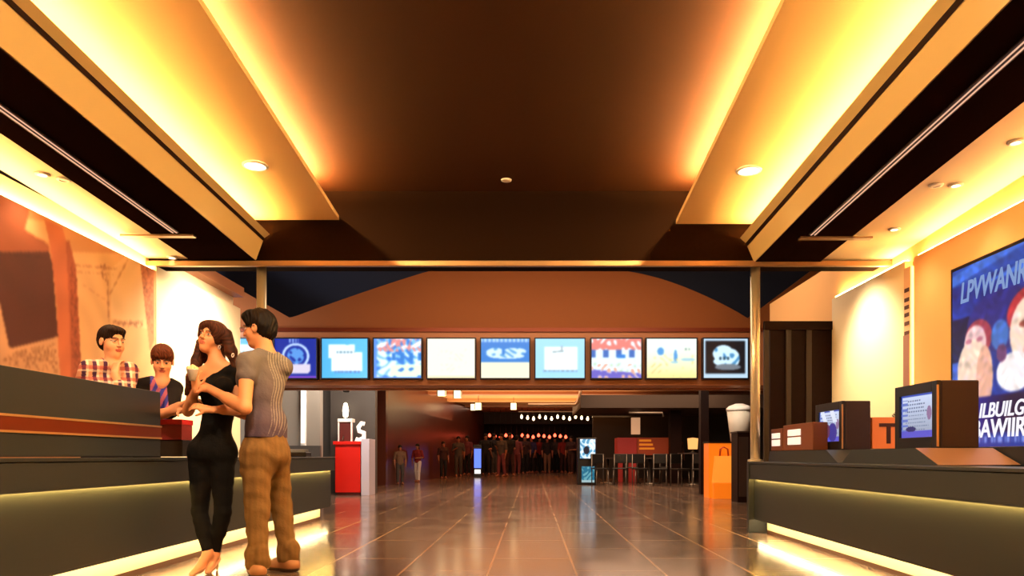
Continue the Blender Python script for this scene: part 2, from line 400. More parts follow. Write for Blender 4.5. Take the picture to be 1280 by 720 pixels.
# ---- hall
struct(MB().box(-9, 9, 12.5, 40, 3.0, 3.12).build('ceiling', M_hallc))
for i, y in enumerate((22, 24.5, 27.5, 31)):
    struct(MB().box(-3.8, 9, y, y+.5, 2.9, 3.0).build('ceiling_beam', M_fascia if i % 2 else M_hallc))
struct(MB().box(-9, 9, 36, 36.3, 2.40, 3.0).build('hall_beam', M_dark))
struct(MB().box(-9, 9, 40, 40.2, 0, 3.1).build('wall_far', M_dark))
struct(MB().box(8.8, 9, 8.5, 40, 0, 3.1).build('wall_hall_right', M_dark))
struct(MB().box(-9, -8.8, 9, 40, 0, 4.4).build('wall_hall_left', M_greyd))
struct(MB().prism([(-4.0, 20, 0), (-2.4, 36, 0), (-2.7, 36, 0), (-4.3, 20, 0)], (0, 0, 2.99)).build('wall_brown', M_brownw))
struct(MB().box(-6, -4.0, 19.7, 20, 0, 3.0).build('wall_brown_end', M_brownw))
# grey walls behind the counter's far end
struct(MB().box(-7, P(400, 0, 14).x, 14, 14.2, 0, 3.0).build('wall_grey', M_grey))
struct(MB().box(P(400, 0, 15.6).x, P(414, 0, 15.6).x, 15.6, 15.8, 0, 3.0).build('wall_grey_recess', M_greyd))
struct(MB().box(P(413, 0, 15.3).x, P(469, 0, 15.3).x, 15.3, 15.5, 0, 3.0).build('wall_grey_pier', M_greyd))
struct(MB().box(-7, P(400, 0, 13.9).x, 13.9, 13.99, 0, 1.0).build('baseboard_back', M_greyd))
# dark canopy and right-hand hall bits
struct(MB().box(1.35, 8.8, 20, 24, 2.14, 2.5).build('canopy_beam', M_dark))
struct(MB().box(2.2, 8.8, 26, 26.2, 0, 3.0).build('wall_hall_back', mat('olive_dark_wall', (48, 42, 32), .6)))
struct(MB().box(P(876, 0, 15).x, P(886, 0, 15).x, 15, 15.18, 0, 3.0).build('pillar', M_wood))
struct(MB().box(P(838, 0, 21).x, P(852, 0, 21).x, 21, 21.3, 0, 2.2).build('pillar', M_wood))
# ================================================================ POLES
for x, lab in ((P(327, 0, 7.35).x, 'left'), (P(944, 0, 7.35).x, 'right')):
    z0 = .792 if lab == 'left' else .744
    e = empty('steel_pole', (x, 7.35, z0), 'tall polished steel pole on the %s, from the %s up to the ceiling rail' % (lab, 'long counter' if lab == 'left' else 'counter end'), 'pole')
    MB().lathe([(.048, z0+.02), (.048, 2.75)], (x, 7.35, 0)).build('shaft', M_pole, e, True)
    MB().lathe([(.075, z0), (.075, z0+.018), (.05, z0+.024)], (x, 7.35, 0)).build('base_flange', M_pole, e, False)
# ================================================================ DOWNLIGHTS
def downlight(px, py, x=None, h=None, r=.07, label='', power=0, Z=None, spot=1.9):
    if Z is None:
        Z = (x*F/(px-CX)); h = EYE+(CY-py)*Z/F
    c = (x, Z, h)
    e = empty('downlight', c, label, 'downlight')
    MB().lathe([(r, -.012), (r+.02, -.010), (r+.022, .0), (r, .0), (r, -.012)], c, cap=False).build('rim', M_white, e, True)
    MB().lathe([(.0005, -.006), (r, -.006), (r, -.001), (.0005, -.001)], c).build('lens', M_down if power else M_white, e)
    if power:
        l = bpy.data.lights.new('downlight_lamp', 'SPOT'); l.energy = power; l.spot_size = spot; l.spot_blend = .8; l.color = (1, .68, .38); l.shadow_soft_size = .06
        lo = bpy.data.objects.new('downlight_lamp', l); COL.objects.link(lo); lo.location = (c[0], c[1], c[2]-.03); lo.parent = e; lo.matrix_parent_inverse = Matrix.Translation(c).inverted()
    return e
def hp(xi, xo, h, x, Z):  # panel underside height
    t = (x-xi)/(xo-xi); return (h+.09*(7.2-Z))*(1-t)+(h+.045*(7.2-Z))*t
for k, Zd in enumerate((6.05, 3.2, .6)):
    xa = (319-CX)*6.05/F; xb = (936-CX)*6.05/F
    downlight(0, 0, xa, hp(-1.93, -2.98, 3.16, xa, Zd)-.002, .085, ['round downlight in the left ceiling panel near its far end', 'round downlight in the left ceiling panel above the camera', 'round downlight in the left ceiling panel behind the camera'][k], 60, Zd)
    downlight(0, 0, xb, hp(1.44, 2.42, 3.12, xb, Zd)-.002, .085, ['round downlight in the right ceiling panel near its far end', 'round downlight in the right ceiling panel above the camera', 'round downlight in the right ceiling panel behind the camera'][k], 45, Zd)
for i, (px, x) in enumerate(((1270, 3.2), (1195, 3.2), (1170, 3.05), (1118, 3.2))):
    Z = x*F/(px-CX); h = 2.77+.045*(7.2-Z)
    downlight(0, 0, x, h-.002, .03, 'small spotlight in the right side ceiling, %s' % ('nearest the camera', 'second from the camera', 'set closer to the dark beam', 'farthest, by the bar vent')[i], 28 if i in (0, 1, 3) else 0, Z, 1.8)
for i, (px, x) in enumerate(((53, -3.6), (80, -3.5), (215, -3.6))):
    Z = x*F/(px-CX); h = 2.79+.045*(7.2-Z)
    downlight(0, 0, x, h-.002, .03, 'small spotlight in the left side ceiling, %s' % ('nearest the camera', 'just past the nearest one', 'by the far end of the mural')[i], 30 if i != 1 else 0, Z, 1.8)
downlight(0, 0, -.25, slope(3.47, .09, 7.0)-.002, .03, 'tiny unlit ceiling sprinkler in the dark centre ceiling', 0, 7.0)
# ================================================================ LEFT COUNTER
def counter(side, xf, y0, y1, top, apron, kick, glow_lo, depth, name, label):
    """xf: face x, customers' side; side=+1 when staff side is toward -x"""
    s = -side
    e = empty(name, (xf, (y0+y1)/2, 0), label, 'counter')
    def bx(a, b, za, zb, nm, m, ya=y0, yb=y1, bev=.004, par=None):
        return MB().box(min(xf+s*a, xf+s*b), max(xf+s*a, xf+s*b), ya, yb, za, zb, bev).build(nm, m, par or e)
    bx(0, depth, apron, top-.022, 'apron', M_counter)
    bx(-.012, depth, top-.02, top, 'countertop', M_countert)
    bx(.042, depth-.01, kick, apron-.002, 'front_panel', M_counter, y0, y1-.01)
    bx(.17, depth-.03, glow_lo, kick-.002, 'kick_board', M_kick, y0, y1-.03, 0)
    bx(.17, depth-.05, 0, glow_lo, 'toe_board', M_toe, y0, y1-.03, 0)
    bx(-.001, .005, apron-.0102, apron+.002, 'apron_lip', M_counter, bev=0)
    bx(.042, .048, kick-.013, kick+.002, 'panel_lip', M_counter, y0, y1-.01, 0)
    bx(.012, .022, apron-.010, apron-.002, 'top_light', M_led_ctr, y0, y1-.02, 0)
    bx(.065, .095, kick-.012, kick-.002, 'kick_light', M_led_kick, y0, y1-.05, 0)
    return e
lc = counter(+1, -2.47, .6, 9.0, .79, .63, .185, .045, .30, 'service_counter', 'long low charcoal counter with two glowing strips behind the couple')
rc = counter(-1, 2.27, .6, 7.5, .742, .57, .155, .035, .42, 'service_counter', 'long low charcoal counter carrying the two boxy monitors on the right')
MB().box(2.255, 2.45, 7.5, 7.56, 0, .742, .004).build('end_panel', M_counter, rc)
# upper tier, in front of the boys
up = empty('counter_screen', (-2.70, 3, .79), 'raised charcoal counter wall with copper stripe in front of the boys', 'counter')
MB().box(-2.76, -2.62, .6, 5.08, .795, 1.25, .006).build('upper_board', M_counter, up)
MB().box(-2.62, -2.612, .6, 5.07, .93, 1.00).build('copper_stripe', M_copper, up)
MB().box(-2.62, -2.608, .6, 5.075, 1.0, 1.012).build('brass_edge', M_brass, up)
MB().box(-2.62, -2.608, .6, 5.075, .918, .930).build('brass_edge', M_brass, up)
# ================================================================ RIGHT BACK COUNTER + things on right counter
bc = MB().box(2.975, 3.49, 1.2, 8.2, .0, .86, .006).build('back_counter', mat('navy_laminate', (30, 36, 52), .4)); tag(bc, 'dark navy back counter standing along the right wall below the poster', 'counter')
M_tan = mat('tan_metal_flap', (150, 112, 84), .4, metal=.3)
def base(ya, yb, na, nb, lab):
    e = empty('monitor_base', (2.72, (ya+yb)/2, .744), lab, 'stand')
    pts = [(2.46, ya, .744), (2.96, ya, .744), (2.96, yb, .744), (2.46, yb, .744), (2.465, na, .85), (2.96, na, .85), (2.96, nb, .85), (2.465, nb, .85)]
    MB().hexa(pts).build('wedge_body', M_countert, e, recalc=True)
    a, b, c, d = [Vector(p) for p in (pts[0], pts[1], pts[5], pts[4])]; n = Vector((0, -.004, .002))
    MB().hexa([a, b, c, d, a+n, b+n, c+n, d+n]).build('end_flap', M_tan if ya < 5 else M_countert, e, recalc=True)
base(4.36, 5.72, 4.63, 5.55, 'low wedge base under the nearer boxy monitor')
base(5.80, 7.49, 6.04, 7.47, 'low wedge base under the farther boxy monitor')
def scr_receipt(seed, blue):
    def f(u, v):
        c = np.tile(np.array([196., 208, 236]), (len(u), 1)); c = c*(.8+.3*v[:, None])
        rs = np.random.RandomState(seed)
        e = np.maximum(abs(u-.5), abs(v-.5)) > .46; c[e] = (70, 90, 190)
        for i in range(9):
            y = .86-i*.085; a = rs.rand()*.2+.1; b = .6+rs.rand()*.3
            m = (abs(v-y) < .012) & (u > a) & (u < b) & (np.sin(u*90+i) > -.4); c[m] = (96, 110, 150)
        m = (u < .2) & (v < .9) & (v > .1) & (np.sin(v*50) > 0); c[m] = (110, 130, 210)
        m = v < .16; c[m] = (96, 92, 210)
        m = ((u-.3)/.16)**2+((v-.2)/.06)**2 < 1; c[m] = (52, 50, 110)
        m = ((u-.85)/.07)**2+((v-.55)/.16)**2 < 1; c[m] = (150, 120, 160)
        if blue:
            m = ((u-.62)/.2)**2+((v-.3)/.3)**2 < 1; c[m] = (70, 60, 150)
            m = ((u-.4)/.1)**2+((v-.35)/.22)**2 < 1; c[m] = (110, 60, 90)
            m = (v > .62) & (np.sin(u*14+v*6) > .3); c[m] = (230, 238, 255)
        return c
    return f
M_crt = vcmat('monitor_screen', .25, emit=.95)
def monitor(y0, y1, top, dep, lab, seed, blue):
    x0 = 2.62; z0 = .852
    e = empty('boxy_monitor', (x0+dep/2, (y0+y1)/2, z0), lab, 'monitor')
    MB().box(x0+.03, x0+dep, y0, y1, z0, top, .008).build('casing', M_crtbr, e)
    b = MB()   # bezel frame of four bars
    L = y1-y0; H = top-z0
    b.box(x0, x0+.03, y0, y0+.06, z0, top, .004); b.box(x0, x0+.03, y1-.06, y1, z0, top, .004)
    b.box(x0, x0+.03, y0+.06, y1-.06, z0, z0+.075, .003); b.box(x0, x0+.03, y0+.06, y1-.06, top-.07, top, .003)
    b.build('bezel', M_black, e)
    MB().box(x0-.002, x0+.010, y0-.006, y0+.0, z0+.01, top-.03).build('edge_trim', M_brass, e)
    painted('screen', (x0+.018, y1-.06, z0+.075), (0, -(L-.12), 0), (0, 0, H-.145), 70, 60, scr_receipt(seed, blue), M_crt, e)
monitor(4.66, 5.20, 1.292, .275, 'nearer of the two brown boxy monitors on the right counter', 2, False)
monitor(6.09, 6.66, 1.268, .245, 'farther of the two brown boxy monitors on the right counter', 7, True)
# brown signboxes with white tags
for i, (ya, yb, zt) in enumerate(((6.35, 7.10, 1.10), (7.12, 7.46, 1.075))):
    e = empty('brown_box', (2.54, (ya+yb)/2, .852), ('larger brown box with white tags behind the farther monitor', 'smaller brown box with white tags beside the steel pole')[i], 'box')
    zb = .852
    MB().box(2.475, 2.61, ya, yb, zb, zt, .006).build('carton', M_box, e)
    for k, (a, b) in enumerate(((.56, .80), (.22, .50))):
        H = zt-.852
        MB().box(2.470, 2.475, ya+(.28 if i == 0 else .06), yb-(.14 if i == 0 else .04), .852+H*a, .852+H*b).build('white_tag', M_label, e)
# orange T box and wire coil
M_obox = mat('orange_carton', (255, 150, 84), .5)
tb = empty('orange_box', (3.12, 6.2, .86), 'orange box marked with a black letter T between the two monitors', 'box')
MB().box(2.89, 3.20, 6.12, 6.32, .862, 1.13, .004).build('carton', M_obox, tb)
text('letter_t', 'T', .24, (2.95, 6.117, .91), (1, 0, 0), (0, 0, 1), M_ink, tb, squash=1.1)
ck = MB()
for k in range(5):
    ck.tube([(3.16+.05*math.cos(t)+.012*k, 6.2+.05*math.sin(t), 1.142+.012*k+.01*math.sin(3*t)) for t in np.linspace(0, 2*math.pi, 22)], .006, 8)
tag(ck.build('wire_coil', M_metal, None, True), 'grey coil of wire lying on top of the orange T box', 'wire')
# ================================================================ POSTER
def rnd(u, v, k): return np.sin(u*k[0]+2*np.sin(v*k[1]))*np.sin(v*k[2]+2*np.sin(u*k[3]))
def blob(u, v, cu, cv, ru, rv): return ((u-cu)/ru)**2+((v-cv)/rv)**2 < 1
def poster(u, v):   # u: from far edge to near edge (1.9 m), v: up (1.5 m)
    X = u*1.75; Y = v*1.5
    c = np.zeros((len(u), 3)); 
    c[:] = (24, 44, 130); c += (np.sin(X*7+Y*9)*np.sin(Y*5)*28)[:, None]*np.array([.3, .7, 1.4])
    m = Y > 1.36; c[m] = (30, 70, 160)
    m = (Y > 1.30) & (np.sin(X*4-Y*30) > .2); c[m] = (60, 110, 210)
    m = (Y < .75) & (X < .14); c[m] = (64, 100, 200)
    m = (Y > .72) & (Y < 1.08) & (X < .28); c[m] = (14, 18, 60)
    m = blob(X, Y, .62, .98, .42, .24); c[m] = (38, 40, 120)
    for (a, b, ra, rb, col) in ((.34, .88, .17, .15, (170, 60, 80)), (.30, .84, .14, .15, (238, 196, 196)), (.27, .63, .20, .25, (244, 214, 190)), (.42, .56, .10, .25, (236, 176, 150)),
            (.98, .98, .30, .20, (190, 50, 60)), (.95, .84, .24, .27, (250, 220, 196)), (1.05, .66, .2, .2, (236, 168, 140)), (.76, .56, .2, .15, (250, 240, 240)), (.60, .86, .10, .12, (60, 110, 190)),
            (.62, .72, .06, .07, (110, 60, 110)), (1.45, .9, .24, .3, (240, 190, 150)), (1.5, 1.12, .2, .14, (120, 40, 60))):
        m = blob(X, Y, a, b, ra, rb); c[m] = col
    m = blob(X, Y, .22, .87, .04, .02) | blob(X, Y, .36, .87, .04, .02); c[m] = (190, 110, 130)
    m = blob(X, Y, .86, .9, .05, .025) | blob(X, Y, 1.05, .9, .05, .025); c[m] = (150, 70, 60)
    n_ = rnd(X, Y, (31, 17, 37, 23))*rnd(X, Y, (11, 9, 13, 7)); c = c*(1+.22*n_[:, None])+np.array((6, 8, 26.))*np.maximum(0, rnd(X, Y, (19, 23, 29, 15)))[:, None]
    m = Y < .40; c[m] = np.array((38, 24, 96.))+np.array((0, 10, 40))*np.sin(X[m]*6)[:, None]
    m = Y < .11; c[m] = np.array((44, 60, 150.))
    m = (Y < .085) & (Y > .03) & (np.sin(X*120)*np.sin(X*47) > .0); c[m] = (130, 150, 230)
    return c
po = empty('wall_poster', (3.5, 5, 1.6), 'large backlit blue poster with two figures on the right wall', 'poster')
PY0, PY1, PZ0, PZ1 = 5.93, 4.18, .87, 2.31
MB().box(3.465, 3.498, PY1-.03, PY0+.03, PZ0-.03, PZ1+.03, .004).build('frame', M_black, po)
painted('printed_face', (3.463, PY0, PZ0), (0, PY1-PY0, 0), (0, 0, PZ1-PZ0), 300, 260, poster, M_poster, po, blur=4)
M_wtext = emat('white_backlit_letters', (.95, .92, 1), 1.05); M_btext = emat('pale_blue_letters', (.35, .5, .9), .7)
nz = (0, -1, 0)
text('lettering', 'LPVWANRVI', .23, (3.46, 5.82, 2.03), nz, (0, .0, 1), M_btext, po, shear=.2, squash=.72)
text('lettering', 'ILBUILGJ', .155, (3.46, 5.58, 1.095), nz, (0, 0, 1), M_wtext, po, shear=.25, squash=.95)
text('lettering', 'BAWIIRO', .19, (3.46, 5.66, .945), nz, (0, 0, 1), M_wtext, po, shear=.1, squash=.95)
# ================================================================ MENU SCREENS
def S(kind):
    def f(u, v):
        c = np.zeros((len(u), 3))
        if kind == 0:      # dark blue with a round white basket-like emblem
            c[:] = (26, 44, 150); r = np.hypot((u-.5)/.33, (v-.56)/.33)
            m = (r < 1) & (r > .82); c[m] = (190, 215, 250)
            m = (r < .62) & (rnd(u, v, (22, 15, 26, 17)) > -.2); c[m] = (90, 150, 225)
            m = (abs(u-.52) < .34) & (v < .36) & (v > .12) & (abs(u-.52)+abs(v-.3) < .46); c[m] = (215, 205, 225)
            m = (v > .9) & (abs(u-.45) < .12) & (np.sin(u*90) > 0); c[m] = (150, 180, 240)
            m = (v < .05); c[m] = (120, 70, 190)
        elif kind == 1:    # sky blue with white block
            c[:] = (70, 178, 240); c += ((u-.5)*20)[:, None]
            m = (u > .2) & (u < .88) & (v > .18) & (v < .66); c[m] = (246, 252, 255)
            m = (u > .14) & (u < .72) & (v > .5) & (v < .86) & (rnd(u, v, (9, 7, 8, 5)) > -.75); c[m] = (240, 250, 255)
            m = (abs(v-.66) < .025) & (abs(u-.52) < .2) & (np.sin(u*80) > -.5); c[m] = (110, 150, 170)
            m = (abs(v-.16) < .025) & (abs(u-.55) < .28) & (np.sin(u*100)*np.sin(u*31) > -.2); c[m] = (80, 120, 190)
        elif kind == 2:    # busy blue-white photo collage
            c[:] = (110, 190, 245); n = rnd(u, v, (17, 12, 15, 9))
            c[n > .15] = (225, 240, 255); c[n < -.35] = (30, 110, 215)
            m = (v > .68) & (rnd(u, v, (30, 9, 14, 21)) > .0); c[m] = (226, 130, 130)
            m = (v > .78) & (n > .3); c[m] = (250, 235, 240)
            m = (abs(v-.55) < .1) & (np.sin(u*34) > .2) & (u > .3); c[m] = (24, 110, 205)
            m = (v < .34) & (u > .34) & (n > -.5); c[m] = (226, 245, 214)
            m = (u < .06) | (v < .03); c[m] = (70, 130, 235)
        elif kind == 3:    # nearly blank cream
            c[:] = (255, 250, 226); n = rnd(u, v, (31, 12, 27, 19)); m = (n > .78) & (abs(u-.52) < .3) & (abs(v-.45) < .3); c[m] = (220, 215, 205)
            c[v < .06] = (255, 236, 190)
        elif kind == 4:    # blue top with white shapes, cream foot
            c[:] = (32, 112, 205); m = v < .4; c[m] = (250, 240, 204)
            m = (v > .92) & (np.sin(u*110)*np.sin(u*37) > -.2); c[m] = (160, 200, 240)
            m = blob(u, v, .3, .64, .2, .13) | blob(u, v, .7, .68, .24, .09) | blob(u, v, .55, .56, .35, .07); c[m] = (205, 232, 248)
            m = m & (rnd(u, v, (20, 10, 28, 11)) > .45); c[m] = (70, 150, 210)
            m = (abs(u-.46) < .03) & (v > .6) & (v < .8); c[m] = (32, 112, 205)
        elif kind == 5:    # pale cyan with white page
            c[:] = (150, 214, 248); m = (u > .18) & (u < .86) & (v > .2) & (v < .8); c[m] = (240, 250, 250)
            m = (abs(v-.68-.1*(u-.5)) < .02) & (abs(u-.46) < .12); c[m] = (140, 165, 175)
            m = (u > .52) & (u < .56) & (v > .68) & (v < .82); c[m] = (150, 170, 180)
            m = (abs(v-.18) < .018) & (abs(u-.5) < .36) & (np.sin(u*95)*np.sin(u*29) > -.3); c[m] = (110, 150, 180)
        elif kind == 6:    # red-white-blue crowd collage
            c[:] = (226, 240, 246); n = rnd(u, v, (26, 9, 18, 14))
            m = (v > .72) & (n > -.45); c[m] = (224, 112, 104)
            m = (abs(v-.62) < .1) & (np.sin(u*24+1) > .2); c[m] = (40, 90, 180)
            m = (abs(v-.55) < .05) & (abs(u-.6) < .08); c[m] = (20, 110, 210)
            m = (v < .45) & (n > .5); c[m] = (190, 215, 190); m = (v < .35) & (n < -.6); c[m] = (226, 150, 120)
            m = (v < .12+.1*(1-u)) & (n > -.4); c[m] = (90, 80, 190)
        elif kind == 7:    # pale yellow-cyan with blue bird-like specks
            t = v[:, None]; c[:] = np.array((255, 226, 130.))*(1-t)**2+np.array((232, 246, 236.))*(1-(1-t)**2)
            m = blob(u, v, .28, .68, .07, .1) | blob(u, v, .58, .55, .035, .17); c[m] = (60, 140, 215)
            m = blob(u, v, .56, .4, .08, .03) | blob(u, v, .83, .47, .15, .04); c[m] = (150, 200, 215)
            m = (rnd(u, v, (24, 13, 20, 17)) > .72) & (v < .6); c[m] = (225, 205, 130)
            m = (abs(u-.82) < .08) & (abs(v-.73) < .03) & (np.sin(u*90) > 0); c[m] = (120, 140, 140)
        elif kind == 8:    # black with silver border and pale blue-white cloud
            c[:] = (14, 16, 24); m = (np.maximum(abs(u-.5)/.5, abs(v-.5)/.5) > .9) | (v < .12); c[m] = (180, 208, 228)
            m = blob(u, v, .45, .62, .24, .22) | blob(u, v, .62, .5, .2, .25) | blob(u, v, .48, .42, .26, .12); c[m] = (205, 235, 248)
            m = m & (rnd(u, v, (20, 8, 16, 12)) > .5); c[m] = (70, 140, 190)
            m = (abs(v-.5) < .04) & (abs(u-.45) < .13) & (np.sin(u*70) > -.3); c[m] = (30, 60, 80)
            m = blob(u, v, .55, .28, .3, .08); c[m] = (110, 120, 130)
        return c
    return f
labels = ['leftmost menu screen, mostly hidden behind the couple', 'dark blue menu screen with a round pale emblem beside the man', 'sky blue menu screen with a white page over the red kiosk', 'busy blue and pink collage menu screen', 'nearly blank cream menu screen',
          'menu screen half blue and half cream with white shapes', 'pale cyan menu screen with a white page', 'red and white crowd collage menu screen', 'pale yellow menu screen with small blue marks', 'black menu screen with a silver border beside the right pole']
edges = [(280, 339, 1), (346, 397, 0), (401, 461, 1), (466, 528, 2), (533, 595, 3), (600, 663, 4), (668, 732, 5), (738, 803, 6), (807, 872, 7), (878, 936, 8)]
for (a, b, k), lab in zip(edges, labels):
    Z = 11.82; A = P(a, 474, Z); B = P(b, 422, Z)
    if k == 0: A = P(336+6, 474, Z)
    e = empty('menu_screen', ((A.x+B.x)/2, Z, A.z), lab, 'screen', 'row of menu screens hung under the orange arch')
    t = .02
    fr = MB(); y0, y1 = Z-.02, Z+.109
    fr.box(A.x, A.x+t, y0, y1, A.z, B.z, .003).box(B.x-t, B.x, y0, y1, A.z, B.z, .003).box(A.x+t, B.x-t, y0, y1, A.z, A.z+t, .003).box(A.x+t, B.x-t, y0, y1, B.z-t, B.z, .003)
    fr.box(A.x+t, B.x-t, Z+.02, y1, A.z+t, B.z-t)
    fr.build('bezel', M_slab, e)
    painted('display', (A.x+t, Z, A.z+t), (B.x-A.x-2*t, 0, 0), (0, 0, B.z-A.z-2*t), 80, 66, S(k), M_screen, e, blur=3, pale=(.12 if k in (1, 2, 4, 5, 6, 7) else 0))
# ================================================================ PEOPLE: one smooth surface per body, grown from blended limbs
class Field:
    def __init__(s, lo, hi, res):
        s.lo = np.array(lo, float); s.res = res
        s.n = np.ceil((np.array(hi)-s.lo)/res).astype(int)+1
        s.a = np.full(s.n, 9., np.float32)
    def region(s, lo, hi):
        i0 = np.clip(np.floor((np.array(lo)-s.lo)/s.res).astype(int), 0, s.n-1); i1 = np.clip(np.ceil((np.array(hi)-s.lo)/s.res).astype(int)+1, 1, s.n)
        sl = tuple(slice(a, b) for a, b in zip(i0, i1))
        g = [(s.lo[k]+s.res*np.arange(i0[k], i1[k])).astype(np.float32) for k in range(3)]
        return sl, g[0][:, None, None], g[1][None, :, None], g[2][None, None, :]
    def _mix(s, sl, d, k, op):
        a = s.a[sl]
        if op == 'u':
            if k > 0:
                h = np.maximum(k-np.abs(a-d), 0)/k; s.a[sl] = np.minimum(a, d)-h*h*k*.25
            else: s.a[sl] = np.minimum(a, d)
        elif op == 's':
            d = -d
            h = np.maximum(k-np.abs(a-d), 0)/max(k, 1e-6); s.a[sl] = np.maximum(a, d)+h*h*k*.25
    def cap(s, a, b, ra, rb, k=.02, flat=None, fac=1, op='u'):
        a = np.array(a, float); b = np.array(b, float); m = max(ra, rb)+k+.03
        sl, X, Y, Z = s.region(np.minimum(a, b)-m, np.maximum(a, b)+m)
        if 0 in s.a[sl].shape: return s
        d = b-a; L2 = max(float(d@d), 1e-9)
        px, py, pz = X-a[0], Y-a[1], Z-a[2]
        t = np.clip((px*d[0]+py*d[1]+pz*d[2])/L2, 0, 1)
        qx, qy, qz = px-t*d[0], py-t*d[1], pz-t*d[2]
        q2 = qx*qx+qy*qy+qz*qz
        if flat is not None:
            n = np.array(flat, float); n /= np.linalg.norm(n)
            dn = qx*n[0]+qy*n[1]+qz*n[2]; q2 = q2+(fac*fac-1)*dn*dn
        s._mix(sl, np.sqrt(q2)-(ra+(rb-ra)*t), k, op); return s
    def ell(s, c, R, r, k=.02, op='u'):
        """R rows = axes, r radii"""
        c = np.array(c, float); R = np.array(R, float); r = np.array(r, float); m = r.max()+k+.03
        sl, X, Y, Z = s.region(c-m, c+m)
        if 0 in s.a[sl].shape: return s
        px, py, pz = X-c[0], Y-c[1], Z-c[2]
        q = [(px*R[i][0]+py*R[i][1]+pz*R[i][2]) for i in range(3)]
        k0 = np.sqrt(sum((q[i]/r[i])**2 for i in range(3))); k1 = np.sqrt(sum((q[i]/r[i]**2)**2 for i in range(3)))
        d = k0*(k0-1)/np.maximum(k1, 1e-6)
        s._mix(sl, d, k, op); return s
    def plane(s, p, n):  # keep only the side where (x-p).n < 0
        n = np.array(n, float); n /= np.linalg.norm(n); p = np.array(p, float)
        sl, X, Y, Z = s.region(s.lo, s.lo+s.n*s.res)
        d = (X-p[0])*n[0]+(Y-p[1])*n[1]+(Z-p[2])*n[2]
        s.a = np.maximum(s.a, d.astype(np.float32)); return s
    def wrinkle(s, amp, f, seed=0, vert=1.):
        sl, X, Y, Z = s.region(s.lo, s.lo+s.n*s.res)
        rs = np.random.RandomState(seed); p = rs.rand(6)*6
        w = np.sin(f*(X+.6*Z*vert)+p[0]+1.5*np.sin(f*.6*Y+p[1]))*np.sin(f*.8*(Z-.5*X)+p[2]+1.7*np.sin(f*.5*(Y+X)+p[3]))
        s.a = s.a+amp*w.astype(np.float32); return s
    def mesh(s):
        a = s.a.copy(); a[0], a[-1], a[:, 0], a[:, -1], a[:, :, 0], a[:, :, -1] = [9.]*6
        ins = a < 0; nx, ny, nz = a.shape
        cnt = np.zeros((nx-1, ny-1, nz-1), np.int8)
        for i in (0, 1):
            for j in (0, 1):
                for k in (0, 1): cnt += ins[i:nx-1+i, j:ny-1+j, k:nz-1+k]
        act = np.argwhere((cnt > 0) & (cnt < 8))
        vid = np.full(cnt.shape, -1, np.int32); vid[tuple(act.T)] = np.arange(len(act))
        acc = np.zeros((len(act), 3)); num = np.zeros(len(act))
        cs = [(i, j, k) for i in (0, 1) for j in (0, 1) for k in (0, 1)]
        for p in cs:
            for ax in range(3):
                if p[ax]: continue
                q = list(p); q[ax] = 1
                va = a[tuple((act+p).T)]; vb = a[tuple((act+q).T)]
                m = (va < 0) != (vb < 0); t = np.where(m, va/np.where(m, va-vb, 1), 0)
                pt = np.tile(np.array(p, float), (len(act), 1)); pt[:, ax] += t
                acc[m] += pt[m]; num[m] += 1
        pts = s.lo+s.res*(act+acc/num[:, None])
        faces = []
        for ax in range(3):
            sl0 = [slice(None)]*3; sl1 = [slice(None)]*3; sl0[ax] = slice(0, -1); sl1[ax] = slice(1, None)
            A = ins[tuple(sl0)]; B = ins[tuple(sl1)]
            e = np.argwhere(A != B); flip = A[tuple(e.T)]
            u, v = (ax+1) % 3, (ax+2) % 3
            ok = (e[:, u] > 0) & (e[:, v] > 0); e = e[ok]; flip = flip[ok]
            du = np.zeros(3, int); du[u] = 1; dv = np.zeros(3, int); dv[v] = 1
            q = np.stack([vid[tuple((e-du-dv).T)], vid[tuple((e-dv).T)], vid[tuple(e.T)], vid[tuple((e-du).T)]], 1)
            q[~flip] = q[~flip][:, ::-1]; faces.append(q)
        f = np.concatenate(faces); f = f[(f >= 0).all(1)]
        return pts, f
def V(*a): return np.array(a, float)
def pp(px, py, Z): v = P(px, py, Z); return V(v.x, v.y, v.z)
def nrm(v): v = np.array(v, float); return v/np.linalg.norm(v)
def frame(f, u):
    f = nrm(f); r = nrm(np.cross(f, u)); u = np.cross(r, f); return r, f, u
def head(Fd, c, f, u, s=1., female=False):
    r, f, u = frame(f, u); R = np.array([r, f, u])
    def L(x, y, z): return c+s*(x*r+y*f+z*u)
    E = lambda p, rr, k=.012, op='u': Fd.ell(L(*p), R, np.array(rr)*s, k*s, op)
    E((0, -.012, .038), (.074, .093, .082)); E((0, .022, -.035), (.060 if not female else .057, .068, .078), .02)
    E((0, .052, -.092), (.026 if female else .032, .028, .024), .03)
    for q in (-1, 1):
        E((q*.040, .048, -.028), (.024, .026, .03), .02)           # cheek
        E((q*.031, .090, .010), (.015, .010, .010), .010, 's')     # socket
        E((q*.031, .074, .008), (.0125, .0125, .0115), .003)       # eyeball and lids
        Fd.cap(L(q*.014, .088, .030), L(q*.045, .078, .030), .007*s, .006*s, .010*s)   # brow
        E((q*.077, -.008, -.004), (.009, .020, .030), .008)        # ear
        E((q*.083, -.004, .002), (.004, .010, .015), .004, 's')
    Fd.cap(L(0, .088, .016), L(0, .108, -.020), .007*s, .011*s, .010*s)
    for q in (-1, 1): E((q*.011, .096, -.024), (.008, .010, .007), .006)
    E((0, .087, -.048), (.022, .010, .006), .005); E((0, .085, -.060), (.019, .010, .007), .005)
    E((0, .096, -.0535), (.020, .006, .0015), .003, 's')
    return L
